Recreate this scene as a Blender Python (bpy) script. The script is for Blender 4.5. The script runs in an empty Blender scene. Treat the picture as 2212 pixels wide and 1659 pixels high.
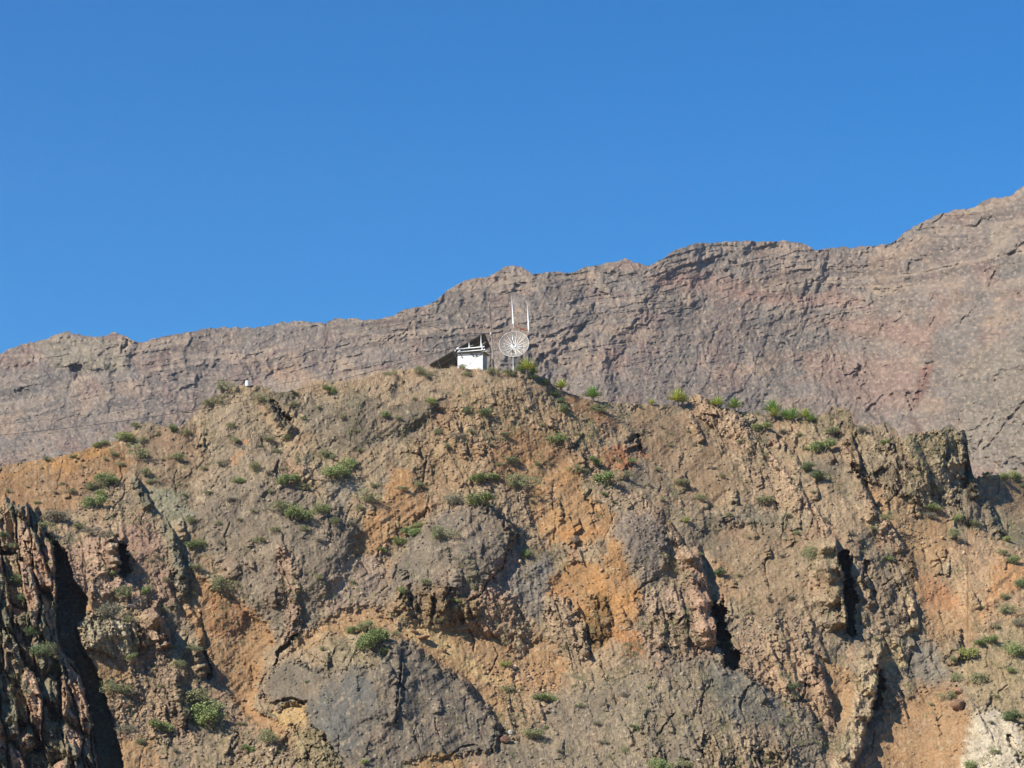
import bpy, math, random
import numpy as np
from mathutils import Vector, Matrix
random.seed(7)
RNG = np.random.default_rng(11)
scene = bpy.context.scene
col = scene.collection
# ---------------------------------------------------------------- camera, sky, sun
PITCH = math.radians(10.0); CZ = 1.6; HW = 0.2
cd = bpy.data.cameras.new('camera'); cam = bpy.data.objects.new('camera', cd); col.objects.link(cam)
cd.sensor_width = 36.0; cd.lens = 18.0 / HW; cd.clip_end = 20000; cd.clip_start = 0.5
cam.location = (0, 0, CZ); cam.rotation_euler = (math.pi / 2 + PITCH, 0, 0)
scene.camera = cam
TRAVEL = Vector((0.62, 0.42, -0.66)).normalized()
w = bpy.data.worlds.new("World"); scene.world = w; w.use_nodes = True
nt = w.node_tree; nt.nodes.clear()
sk = nt.nodes.new('ShaderNodeTexSky'); sk.sky_type = 'NISHITA'; sk.sun_disc = False
sk.sun_elevation = math.asin(-TRAVEL.z); sk.sun_rotation = math.atan2(-TRAVEL.x, -TRAVEL.y)
sk.altitude = 0; sk.air_density = 1.0; sk.dust_density = 0.0; sk.ozone_density = 10.0
hs = nt.nodes.new('ShaderNodeHueSaturation'); hs.inputs['Saturation'].default_value = 1.26
bg = nt.nodes.new('ShaderNodeBackground'); bg.inputs[1].default_value = 0.097
wo = nt.nodes.new('ShaderNodeOutputWorld')
nt.links.new(sk.outputs[0], hs.inputs['Color']); nt.links.new(hs.outputs[0], bg.inputs[0]); nt.links.new(bg.outputs[0], wo.inputs[0])
ld = bpy.data.lights.new('sun', 'SUN'); ld.energy = 5.0; ld.angle = math.radians(0.5); ld.color = (1.0, 0.94, 0.84)
sun = bpy.data.objects.new('sun', ld); col.objects.link(sun)
sun.rotation_euler = TRAVEL.to_track_quat('-Z', 'Y').to_euler(); sun.location = (0, 0, 300)
scene.view_settings.view_transform = 'Standard'; scene.view_settings.look = 'None'
scene.view_settings.exposure = 0.5; scene.view_settings.gamma = 1.0
try: scene.view_settings.use_curve_mapping = False
except Exception: pass

# ---------------------------------------------------------------- measuring helpers
# the survey grid: bearings (u across, v down) taken from the camera station, 2212 x 1659 units wide
S = 0.0452
def W(u, v, Y):
    a = (u - 1106.0) / 1106.0 * HW; b = (829.5 - v) / 1106.0 * HW
    dy = math.cos(PITCH) - b * math.sin(PITCH); dz = math.sin(PITCH) + b * math.cos(PITCH)
    k = Y / dy
    return a * k, Y + 0 * a, CZ + dz * k
def lin(c):
    return tuple(((x / 255.0) / 12.92 if x / 255.0 <= .04045 else ((x / 255.0 + .055) / 1.055) ** 2.4) for x in c)

# ---------------------------------------------------------------- numpy noise
F = np.float32
def _h(ix, iy, s):
    n = (ix.astype(np.int64) * 374761393 + iy.astype(np.int64) * 668265263 + s * 974634777) & 0xffffffff
    n = ((n ^ (n >> 13)) * 1274126177) & 0xffffffff
    n = ((n ^ (n >> 16)) * 2246822519) & 0xffffffff
    return n ^ (n >> 15)
def rnd(ix, iy, s): return ((_h(ix, iy, s) & 0xffffff) / float(0xffffff)).astype(F)
def gn(x, y, s=0):
    xi = np.floor(x); yi = np.floor(y); fx = (x - xi).astype(F); fy = (y - yi).astype(F)
    xi = xi.astype(np.int64); yi = yi.astype(np.int64)
    ux = fx * fx * fx * (fx * (fx * 6 - 15) + 10); uy = fy * fy * fy * (fy * (fy * 6 - 15) + 10)
    def g(ax, ay, dx, dy):
        a = rnd(xi + ax, yi + ay, s) * 6.2831853
        return np.cos(a) * dx + np.sin(a) * dy
    n00 = g(0, 0, fx, fy); n10 = g(1, 0, fx - 1, fy); n01 = g(0, 1, fx, fy - 1); n11 = g(1, 1, fx - 1, fy - 1)
    return ((n00 * (1 - ux) + n10 * ux) * (1 - uy) + (n01 * (1 - ux) + n11 * ux) * uy) * 1.5
def fbm(x, y, s=0, o=4, g=.5, l=2.03):
    r = 0; a = 1; t = 0
    for i in range(o):
        r = r + a * gn(x, y, s + i * 17); t += a; a *= g; x = x * l + 3.1; y = y * l + 7.7
    return r / t
def ridged(x, y, s=0, o=4, g=.55, l=2.1):
    r = 0; a = 1; t = 0
    for i in range(o):
        r = r + a * (1 - np.abs(gn(x, y, s + i * 17)) * 1.6); t += a; a *= g; x = x * l + 3.1; y = y * l + 7.7
    return r / t
def cells(x, y, s=0, tilt=1.0):
    """blocky facets: nearest-cell plane height, edge distance, cell random"""
    xi = np.floor(x).astype(np.int64); yi = np.floor(y).astype(np.int64)
    b1 = np.full(x.shape, 9., F); b2 = np.full(x.shape, 9., F); h = np.zeros(x.shape, F); rr = np.zeros(x.shape, F)
    for ax in (-1, 0, 1):
        for ay in (-1, 0, 1):
            cx = xi + ax; cy = yi + ay
            px = cx + rnd(cx, cy, s); py = cy + rnd(cx, cy, s + 1)
            dx = (x - px).astype(F); dy = (y - py).astype(F); d = dx * dx + dy * dy
            q = rnd(cx, cy, s + 2); a = rnd(cx, cy, s + 3) * 6.2831853
            hh = q + tilt * (np.cos(a) * dx + np.sin(a) * dy)
            n = d < b1
            b2 = np.where(n, b1, np.minimum(b2, d)); h = np.where(n, hh, h); rr = np.where(n, q, rr); b1 = np.where(n, d, b1)
    return h, np.sqrt(b2) - np.sqrt(b1), rr
def sst(a, b, x):
    t = np.clip((x - a) / (b - a), 0, 1); return t * t * (3 - 2 * t)

def seg_sd(px, py, pts):
    """signed distance to polygon, + inside"""
    n = len(pts); d = np.full(px.shape, 1e9, F); ins = np.zeros(px.shape, bool)
    for i in range(n):
        ax, ay = pts[i]; bx, by = pts[(i + 1) % n]
        ex, ey = bx - ax, by - ay; wx = px - ax; wy = py - ay
        t = np.clip((wx * ex + wy * ey) / (ex * ex + ey * ey + 1e-9), 0, 1)
        q = (wx - ex * t) ** 2 + (wy - ey * t) ** 2; d = np.minimum(d, q)
        c = ((ay > py) != (by > py)) & (px < (bx - ax) * (py - ay) / (by - ay + 1e-12) + ax)
        ins ^= c
    d = np.sqrt(d); return np.where(ins, d, -d)
def line_d(px, py, pts):
    """distance to polyline (+ to its right-hand side in the picture), position 0..1 along it"""
    best = np.full(px.shape, 1e9, F); side = np.zeros(px.shape, F); par = np.zeros(px.shape, F)
    L = [math.dist(pts[i], pts[i + 1]) for i in range(len(pts) - 1)]; T = sum(L); acc = 0
    for i in range(len(pts) - 1):
        ax, ay = pts[i]; bx, by = pts[i + 1]; ex, ey = bx - ax, by - ay; wx = px - ax; wy = py - ay
        t = np.clip((wx * ex + wy * ey) / (ex * ex + ey * ey), 0, 1)
        q = np.sqrt((wx - ex * t) ** 2 + (wy - ey * t) ** 2)
        n = q < best; cr = wx * ey - wy * ex          # >0 : right of a downward line
        best = np.where(n, q, best); side = np.where(n, np.sign(cr), side); par = np.where(n, (acc + L[i] * t) / T, par); acc += L[i]
    return best * side, par

def tps(ctrl, U, V):
    c = np.array(ctrl, float); p = c[:, :2] / 500.0; z = c[:, 2]
    def k(r2): return 0.5 * r2 * np.log(r2 + 1e-9)
    n = len(c); d = ((p[:, None] - p[None]) ** 2).sum(-1)
    A = np.zeros((n + 3, n + 3)); A[:n, :n] = k(d) + np.eye(n) * .02; A[:n, n] = 1; A[:n, n + 1:] = p; A[n, :n] = 1; A[n + 1:, :n] = p.T
    s = np.linalg.solve(A, np.concatenate([z, [0, 0, 0]]))
    x = U / 500.0; y = V / 500.0; r = s[n] + s[n + 1] * x + s[n + 2] * y
    for i in range(n): r = r + s[i] * k((x - p[i, 0]) ** 2 + (y - p[i, 1]) ** 2)
    return r

def grid_mesh(name, X, Y, Z, C, mat):
    r, c = X.shape; n = r * c
    me = bpy.data.meshes.new(name); me.vertices.add(n)
    co = np.empty((n, 3), F); co[:, 0] = X.ravel(); co[:, 1] = Y.ravel(); co[:, 2] = Z.ravel()
    me.vertices.foreach_set('co', co.ravel())
    i = np.arange(r - 1)[:, None] * c + np.arange(c - 1)[None]; i = i.ravel()
    q = np.stack([i, i + 1, i + c + 1, i + c], 1).astype(np.int32)
    m = len(q); me.loops.add(m * 4); me.loops.foreach_set('vertex_index', q.ravel())
    me.polygons.add(m); me.polygons.foreach_set('loop_start', np.arange(0, m * 4, 4, dtype=np.int32))
    me.polygons.foreach_set('loop_total', np.full(m, 4, np.int32)); me.update(calc_edges=True)
    ca = me.color_attributes.new('Col', 'FLOAT_COLOR', 'POINT')
    cc = np.ones((n, 4), F); cc[:, :3] = C.reshape(-1, 3); ca.data.foreach_set('color', cc.ravel())
    me.materials.append(mat)
    o = bpy.data.objects.new(name, me); col.objects.link(o); return o

# ---------------------------------------------------------------- materials
def nodes(name):
    m = bpy.data.materials.new(name); m.use_nodes = True; return m, m.node_tree, m.node_tree.nodes['Principled BSDF']
def mat_simple(name, c, rough=.7, metal=0, var=.15, scale=8, bump=0.0):
    m, t, b = nodes(name); N = t.nodes
    tc = N.new('ShaderNodeTexCoord'); ns = N.new('ShaderNodeTexNoise'); ns.inputs['Scale'].default_value = scale; ns.inputs['Detail'].default_value = 5
    t.links.new(tc.outputs['Object'], ns.inputs['Vector'])
    mr = N.new('ShaderNodeMapRange'); mr.inputs[1].default_value = .3; mr.inputs[2].default_value = .7
    mr.inputs[3].default_value = 1 - var; mr.inputs[4].default_value = 1 + var
    t.links.new(ns.outputs['Fac'], mr.inputs[0])
    vm = N.new('ShaderNodeVectorMath'); vm.operation = 'SCALE'; vm.inputs[0].default_value = lin(c)
    t.links.new(mr.outputs[0], vm.inputs['Scale']); t.links.new(vm.outputs[0], b.inputs['Base Color'])
    b.inputs['Roughness'].default_value = rough; b.inputs['Metallic'].default_value = metal
    if bump:
        bp = N.new('ShaderNodeBump'); bp.inputs['Strength'].default_value = bump; bp.inputs['Distance'].default_value = .02
        t.links.new(ns.outputs['Fac'], bp.inputs['Height']); t.links.new(bp.outputs[0], b.inputs['Normal'])
    return m
def mat_rock(name, sc, dist, lo, hi):
    m, t, b = nodes(name); N = t.nodes
    at = N.new('ShaderNodeAttribute'); at.attribute_name = 'Col'
    tc = N.new('ShaderNodeTexCoord')
    n1 = N.new('ShaderNodeTexNoise'); n1.inputs['Scale'].default_value = sc; n1.inputs['Detail'].default_value = 8; n1.inputs['Roughness'].default_value = .7
    n2 = N.new('ShaderNodeTexNoise'); n2.inputs['Scale'].default_value = sc * .17; n2.inputs['Detail'].default_value = 6; n2.inputs['Roughness'].default_value = .65
    for n in (n1, n2): t.links.new(tc.outputs['Object'], n.inputs['Vector'])
    mr = N.new('ShaderNodeMapRange'); mr.inputs[1].default_value = .3; mr.inputs[2].default_value = .7; mr.inputs[3].default_value = lo; mr.inputs[4].default_value = hi
    t.links.new(n1.outputs['Fac'], mr.inputs[0])
    mr2 = N.new('ShaderNodeMapRange'); mr2.inputs[1].default_value = .3; mr2.inputs[2].default_value = .7; mr2.inputs[3].default_value = .86; mr2.inputs[4].default_value = 1.14
    t.links.new(n2.outputs['Fac'], mr2.inputs[0])
    mm = N.new('ShaderNodeMath'); mm.operation = 'MULTIPLY'; t.links.new(mr.outputs[0], mm.inputs[0]); t.links.new(mr2.outputs[0], mm.inputs[1])
    vm = N.new('ShaderNodeVectorMath'); vm.operation = 'SCALE'; t.links.new(at.outputs['Color'], vm.inputs[0]); t.links.new(mm.outputs[0], vm.inputs['Scale'])
    t.links.new(vm.outputs[0], b.inputs['Base Color'])
    bp = N.new('ShaderNodeBump'); bp.inputs['Strength'].default_value = .8; bp.inputs['Distance'].default_value = dist
    t.links.new(n1.outputs['Fac'], bp.inputs['Height']); t.links.new(bp.outputs[0], b.inputs['Normal'])
    b.inputs['Roughness'].default_value = .95; b.inputs['Specular IOR Level'].default_value = .15
    return m
M_ROCK = mat_rock('hillside_rock', 4.0, .09, .76, 1.24)
M_FAR = mat_rock('mountain_rock', .8, .5, .8, 1.2)

# ---------------------------------------------------------------- the near hill: data
CREST = [(-300,1045),(0,1005),(60,997),(110,990),(170,975),(200,966),(230,957),(260,950),(285,930),(300,918),(320,912),(345,918),(370,927),(400,916),(415,897),(430,882),(445,867),(470,852),(490,840),(520,833),(560,833),(580,840),(600,847),(630,848),(650,835),(670,824),(700,822),(740,826),(780,818),(810,808),(850,800),(900,796),(960,796),(1000,795),(1050,799),(1110,802),(1150,806),(1180,818),(1200,838),(1230,850),(1270,862),(1300,868),(1340,870),(1400,873),(1450,874),(1484,873),(1490,857),(1500,850),(1512,853),(1520,858),(1535,864),(1550,878),(1600,888),(1650,894),(1700,903),(1750,906),(1768,898),(1788,892),(1796,876),(1802,876),(1808,887),(1816,879),(1822,880),(1826,889),(1838,890),(1843,914),(1858,922),(1868,914),(1874,909),(1880,916),(1905,918),(1914,908),(1918,911),(1921,921),(1932,924),(1937,930),(1942,947),(1955,946),(1970,937),(2000,932),(2040,925),(2050,916),(2056,918),(2065,927),(2084,931),(2088,945),(2091,975),(2098,1010),(2105,1030),(2110,1034),(2113,1028),(2118,1030),(2128,1028),(2150,1026),(2212,1030),(2500,1050)]
DEPTH = [(-300,1040,236),(0,1005,240),(260,950,243),(430,880,245),(530,832,246),(640,848,247),(800,810,248),(1000,795,250),(1110,800,250),(1200,838,251),(1300,868,254),(1450,873,257),(1600,888,259),(1750,905,258),(1900,920,257),(2060,926,256),(2212,1030,266),(2500,1050,270),
 (0,1200,226),(250,1200,228),(500,1200,231),(640,1200,230),(850,1200,235),(1000,1200,231),(1200,1200,236),(1330,1200,233),(1500,1200,239),(1700,1200,240),(1800,1200,238),(1950,1200,244),(2060,1200,244),(2212,1200,246),
 (0,1450,214),(300,1450,221),(430,1450,222),(560,1450,225),(800,1450,219),(950,1450,223),(1130,1450,227),(1300,1450,225),(1550,1450,225),(1700,1450,228),(1850,1450,230),(2000,1450,234),(2130,1450,231),(2212,1450,230),
 (0,1659,208),(300,1659,212),(500,1659,213),(700,1659,210),(900,1659,210),(1100,1659,213),(1400,1659,212),(1700,1659,214),(1850,1659,220),(1980,1659,221),(2150,1659,217),
 (-300,1400,212),(2500,1300,240),(-300,1900,196),(500,1900,198),(1000,1900,198),(1600,1900,200),(2500,1900,202)]
# colour and relief patches: points, colour, edge softness, blocky 0..1, raised metres, edge width for relief, extra
G1=(122,108,95); BLG=(112,110,108); OR1=(178,126,72); OR2=(188,118,52); TAN=(165,135,104); PNK=(172,132,110); BRN=(138,110,84)
PATCH = [
 ([(-300,1040),(0,1005),(210,962),(270,955),(290,1000),(240,1040),(180,1080),(120,1120),(60,1100),(-300,1090)],(158,112,70),10,.1,0,0),
 ([(60,1003),(170,975),(235,962),(245,978),(170,1008),(80,1024),(0,1030)],(176,124,68),8,.05,0,0),
 ([(280,930),(420,910),(440,1000),(400,1080),(330,1060),(290,1000)],(132,106,84),12,.3,0,0),
 ([(440,880),(560,850),(600,960),(520,1060),(440,1120),(400,1080),(450,980)],(150,130,108),14,.25,0,0),
 ([(500,990),(540,930),(548,936),(512,1000),(490,1010)],(182,130,88),5,.1,0,0),
 ([(640,885),(700,868),(800,850),(900,835),(965,850),(935,900),(850,945),(760,985),(690,965),(650,925)],(116,104,90),10,.3,.8,20),
 ([(700,1030),(760,1020),(775,1060),(740,1090),(695,1075)],(142,134,124),8,.4,0,0),
 ([(410,1110),(470,1050),(560,1030),(640,1060),(720,1090),(780,1150),(745,1240),(690,1330),(622,1388),(568,1340),(512,1290),(450,1190)],(126,111,97),12,.25,1.2,25),
 ([(600,1180),(628,1200),(645,1270),(640,1370),(618,1385),(612,1290),(604,1230)],(166,132,110),6,.8,.1,8),
 ([(960,880),(1060,850),(1180,860),(1290,930),(1310,1010),(1240,1030),(1150,1050),(1050,1040),(960,1070),(900,1100),(850,1050),(880,970)],(152,120,88),16,.5,0,0),
 ([(1040,960),(1100,930),(1170,940),(1250,985),(1220,1030),(1140,1050),(1060,1020)],(160,114,74),12,.35,0,0),
 ([(850,1010),(890,1008),(900,1040),(935,1100),(890,1140),(850,1188),(800,1202),(758,1190),(790,1120),(830,1055)],(176,126,76),6,.15,.4,12),
 ([(860,1060),(910,1060),(940,1090),(900,1130),(860,1120)],(160,116,80),8,.3,0,0),
 ([(985,1092),(1010,1082),(1060,1085),(1092,1120),(1110,1165),(1088,1220),(1042,1270),(1000,1300),(920,1310),(835,1290),(835,1235),(880,1170),(940,1110)],(118,106,97),7,.3,1.6,12),
 ([(1075,1210),(1110,1180),(1140,1210),(1100,1290),(1020,1300),(1045,1262)],(168,132,116),6,.5,0,0),
 ([(1140,1062),(1200,1020),(1250,1022),(1262,1060),(1330,1108),(1322,1140),(1280,1165),(1200,1172),(1162,1152),(1140,1100)],(178,128,76),7,.12,0,0),
 ([(1250,1120),(1320,1130),(1300,1160),(1240,1168),(1200,1160)],(184,126,68),9,.1,0,0),
 ([(1080,1060),(1130,1060),(1150,1120),(1160,1200),(1130,1210),(1100,1150)],(156,130,104),9,.6,.3,10),
 ([(1080,1232),(1180,1202),(1205,1240),(1180,1300),(1160,1332),(1120,1320),(1085,1292)],(124,117,112),9,.25,.5,20),
 ([(1190,1245),(1230,1210),(1290,1214),(1308,1172),(1322,1164),(1342,1168),(1350,1215),(1380,1262),(1386,1300),(1372,1350),(1345,1382),(1300,1400),(1262,1342),(1218,1300),(1185,1285)],(184,126,64),7,.15,0,0),
 ([(1272,1290),(1308,1288),(1326,1335),(1315,1380),(1280,1405),(1262,1350)],(120,90,50),5,.9,.8,8),
 ([(1320,1370),(1370,1350),(1400,1380),(1385,1420),(1340,1415)],(176,112,56),6,.4,0,0),
 ([(1340,1112),(1430,1098),(1442,1160),(1432,1235),(1392,1262),(1350,1200),(1330,1150)],(124,108,100),8,.35,.7,12),
 ([(1385,1300),(1440,1270),(1495,1230),(1520,1330),(1545,1410),(1500,1430),(1430,1430),(1390,1400)],(152,124,104),8,1.0,.6,12),
 ([(1460,1180),(1500,1200),(1530,1300),(1540,1400),(1515,1400),(1490,1290)],(168,132,108),6,.8,.3,8),
 ([(1185,1292),(1225,1288),(1262,1350),(1268,1425),(1232,1432),(1200,1380),(1180,1330)],(158,132,108),5,1.0,1.0,8),
 ([(735,1215),(820,1195),(835,1240),(830,1290),(790,1330),(735,1345),(700,1315)],(166,140,122),10,.3,0,0),
 ([(615,1420),(650,1370),(740,1318),(800,1305),(860,1345),(960,1350),(1060,1368),(1130,1370),(1200,1380),(1228,1440),(1205,1490),(1150,1505),(1085,1565),(1040,1530),(1000,1470),(930,1430),(880,1390),(800,1370),(700,1400)],(172,126,80),6,.15,-.6,15),
 ([(1030,1290),(1110,1290),(1140,1350),(1100,1400),(1040,1380),(1000,1340)],(158,122,96),9,.6,.4,12),
 ([(1110,1380),(1135,1345),(1150,1360),(1135,1420),(1112,1430)],(176,146,120),4,.7,.3,6),
 ([(880,1348),(930,1352),(1000,1400),(1040,1450),(1082,1472),(1060,1480),(1000,1440),(940,1400),(890,1375)],(204,168,112),9,.1,0,0),
 ([(855,1272),(960,1265),(1010,1298),(1044,1312),(1000,1352),(880,1345),(848,1320)],(128,100,68),6,.9,.8,10),
 ([(622,1412),(700,1368),(762,1366),(850,1382),(872,1402),(810,1445),(700,1455),(640,1440)],(150,131,106),6,.5,.4,10),
 ([(555,1500),(598,1432),(640,1425),(700,1450),(810,1440),(862,1384),(905,1402),(950,1440),(1012,1478),(1020,1500),(1060,1530),(1088,1572),(1070,1622),(960,1640),(900,1640),(760,1700),(740,1659),(700,1600),(665,1565),(655,1520),(600,1520)],(108,99,90),5,.22,1.8,9),
 ([(655,1522),(740,1462),(812,1462),(806,1560),(745,1622),(682,1592)],(106,103,100),14,.15,0,0),
 ([(395,1230),(450,1255),(505,1290),(568,1342),(592,1390),(560,1440),(552,1530),(655,1590),(650,1640),(540,1560),(480,1480),(440,1400),(385,1310)],(172,124,78),6,.15,-.5,12),
 ([(455,1298),(490,1288),(535,1322),(525,1372),(480,1378),(450,1350)],(152,102,66),7,.3,.7,12),
 ([(520,1430),(545,1440),(540,1490),(505,1500),(490,1470)],(160,116,74),6,.3,.4,8),
 ([(590,1538),(620,1522),(656,1520),(660,1570),(650,1590),(600,1560)],(196,154,92),4,.1,-.4,6),
 ([(140,1180),(260,1125),(330,1100),(372,1200),(385,1290),(330,1320),(250,1290),(180,1290),(140,1240)],(164,130,110),9,.6,.5,15),
 ([(265,1118),(312,1108),(345,1180),(362,1255),(300,1235),(270,1180)],(160,122,102),7,.35,.4,15),
 ([(318,1052),(402,1062),(412,1112),(370,1135),(320,1092)],(136,132,110),7,.35,.3,12),
 ([(340,1130),(372,1150),(420,1230),(400,1290),(385,1310),(372,1240)],(116,112,98),6,.7,.4,8),
 ([(172,1345),(190,1318),(230,1322),(255,1335),(300,1345),(300,1420),(275,1440),(230,1412),(182,1402)],(172,158,132),4,1.0,2.0,6),
 ([(300,1330),(340,1300),(360,1370),(365,1430),(310,1425),(290,1390)],(164,134,112),5,.9,1.3,7),
 ([(178,1405),(235,1420),(275,1450),(290,1480),(240,1500),(170,1480)],(178,134,84),7,.05,0,0),
 ([(172,1290),(240,1280),(262,1300),(210,1318),(180,1320)],(182,134,86),6,.1,0,0),
 ([(290,1440),(400,1420),(440,1500),(420,1600),(330,1600),(250,1590),(240,1510)],(152,124,97),10,.6,0,0),
 ([(345,1440),(385,1450),(400,1560),(395,1620),(350,1560),(340,1490)],(152,126,106),5,.9,.9,8),
 ([(240,1700),(255,1590),(330,1600),(350,1659),(350,1700)],(176,130,84),7,.1,0,0),
 ([(500,1570),(600,1600),(640,1560),(720,1640),(720,1700),(480,1700)],(146,122,96),9,.8,.3,10),
 ([(640,1590),(690,1580),(720,1620),(740,1660),(700,1700),(640,1680)],(134,118,84),5,1.0,.9,8),
 ([(905,1640),(940,1625),(1000,1640),(1010,1700),(890,1700)],(166,124,70),6,.2,0,0),
 ([(1090,1600),(1180,1505),(1300,1480),(1420,1460),(1410,1700),(1080,1700)],(128,114,97),10,.4,.5,20),
 ([(1080,1500),(1180,1490),(1180,1560),(1120,1600),(1075,1560)],(158,128,98),9,.6,0,0),
 ([(1490,853),(1512,850),(1550,878),(1610,905),(1625,955),(1590,962),(1545,930),(1500,892)],(176,142,112),5,1.0,.9,8),
 ([(1380,878),(1480,885),(1540,950),(1580,980),(1600,1050),(1560,1090),(1480,1060),(1400,980),(1360,900)],(152,120,90),12,.2,0,0),
 ([(1290,985),(1325,958),(1348,962),(1365,1000),(1350,1015),(1310,1012)],(166,102,60),5,.5,.4,8),
 ([(1365,955),(1385,945),(1402,985),(1378,990)],(166,104,64),4,.4,.3,6),
 ([(1210,850),(1260,855),(1330,900),(1345,930),(1300,920),(1240,890)],(160,112,74),7,.2,0,0),
 ([(1600,1000),(1700,1010),(1750,1080),(1720,1120),(1640,1090),(1600,1050)],(164,134,106),10,.6,.3,10),
 ([(1500,1130),(1540,1110),(1600,1088),(1700,1108),(1700,1140),(1600,1132),(1540,1152),(1500,1160)],(116,106,92),7,.5,.5,8),
 ([(1540,1150),(1600,1138),(1720,1170),(1745,1260),(1700,1330),(1640,1350),(1590,1290),(1550,1220)],(148,121,93),11,.25,0,0),
 ([(1535,1200),(1570,1220),(1600,1290),(1560,1300),(1530,1260)],(164,128,92),7,.2,0,0),
 ([(1680,1340),(1760,1330),(1800,1390),(1790,1440),(1700,1400)],(150,124,102),8,.7,0,0),
 ([(1825,985),(1840,945),(1850,925),(1940,948),(1960,937),(2030,925),(2085,930),(2094,1000),(2075,1060),(2060,1105),(1960,1080),(1900,1050),(1860,1035)],(138,119,96),7,1.0,1.5,9),
 ([(1765,898),(1840,885),(1850,930),(1830,990),(1780,960)],(140,118,94),6,.8,.8,9),
 ([(1940,950),(2000,935),(2085,932),(2088,990),(2040,1010),(1980,980)],(146,130,98),10,.9,0,0),
 ([(1865,1040),(1920,1075),(1980,1090),(2060,1130),(2050,1190),(2010,1260),(2060,1295),(2130,1335),(2100,1385),(2010,1372),(1960,1245),(1940,1190),(1890,1110)],(170,129,88),7,.1,-.3,12),
 ([(2050,1060),(2100,1045),(2140,1090),(2165,1160),(2120,1170),(2080,1120)],(124,110,92),5,.7,1.4,7),
 ([(2058,1165),(2120,1142),(2160,1170),(2500,1250),(2500,1290),(2130,1355),(2090,1372),(2060,1300),(2048,1225)],(184,143,106),8,.4,.5,14),
 ([(2150,1220),(2212,1215),(2500,1240),(2500,1270),(2212,1265),(2170,1300),(2120,1330)],(188,132,80),8,.15,0,0),
 ([(1985,1235),(2050,1250),(2070,1330),(2010,1330)],(170,116,76),10,.1,0,0),
 ([(1935,1175),(1975,1190),(1970,1250),(1945,1240)],(128,104,80),5,.5,.4,7),
 ([(1880,1230),(1950,1250),(1960,1330),(1950,1420),(1900,1430),(1870,1340)],(146,124,102),7,.7,.3,8),
 ([(1950,1380),(2030,1395),(2065,1465),(2000,1492),(1955,1450)],(126,118,108),8,.2,.3,12),
 ([(2028,1370),(2075,1365),(2080,1420),(2055,1450),(2035,1430)],(134,112,86),5,.5,1.2,7),
 ([(1895,1385),(1940,1400),(1955,1440),(1925,1450),(1890,1420)],(184,158,112),5,.3,0,0),
 ([(1860,1700),(1880,1600),(1920,1540),(1990,1480),(2060,1485),(2105,1560),(2080,1620),(2080,1700)],(174,128,84),9,.08,-.3,12),
 ([(1770,1420),(1830,1440),(1860,1500),(1840,1600),(1815,1580),(1790,1500)],(170,128,86),6,.1,-.3,10),
 ([(2085,1600),(2100,1550),(2140,1525),(2180,1535),(2225,1590),(2240,1700),(2070,1700)],(204,188,166),5,.45,1.4,8),
 ([(2105,1385),(2212,1330),(2500,1320),(2500,1700),(2240,1700),(2200,1560),(2100,1500),(2080,1440)],(154,132,98),11,.4,.3,14),
 ([(1410,1440),(1450,1422),(1540,1422),(1562,1430),(1600,1440),(1650,1480),(1700,1502),(1745,1520),(1775,1570),(1790,1640),(1780,1700),(1400,1700),(1385,1560)],(122,109,94),5,.6,1.8,8),
 ([(1540,1440),(1600,1445),(1680,1500),(1720,1560),(1600,1570),(1540,1500)],(112,106,96),9,.4,0,0),
 ([(1520,1580),(1640,1580),(1720,1620),(1720,1700),(1500,1700)],(150,126,98),8,1.0,.6,9),
 ([(1600,1400),(1640,1380),(1700,1365),(1745,1395),(1775,1440),(1795,1540),(1800,1580),(1745,1520),(1660,1480),(1600,1440)],(170,136,106),6,.7,.4,8),
 ([(2112,1030),(2500,1040),(2500,1150),(2212,1140),(2170,1110),(2120,1080)],(150,119,88),9,.3,0,0),
 ([(2160,1110),(2212,1130),(2230,1200),(2180,1170)],(126,118,92),9,.3,0,0),
]
CRAG = [(-300,1055),(-40,1062),(2,1090),(10,1068),(22,1082),(40,1092),(58,1088),(66,1098),(78,1096),(88,1130),(104,1166),(112,1168),(120,1215),(122,1280),(124,1350),(130,1405),(158,1425),(172,1450),(185,1500),(200,1560),(212,1659),(220,1950),(-300,1950)]
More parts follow.
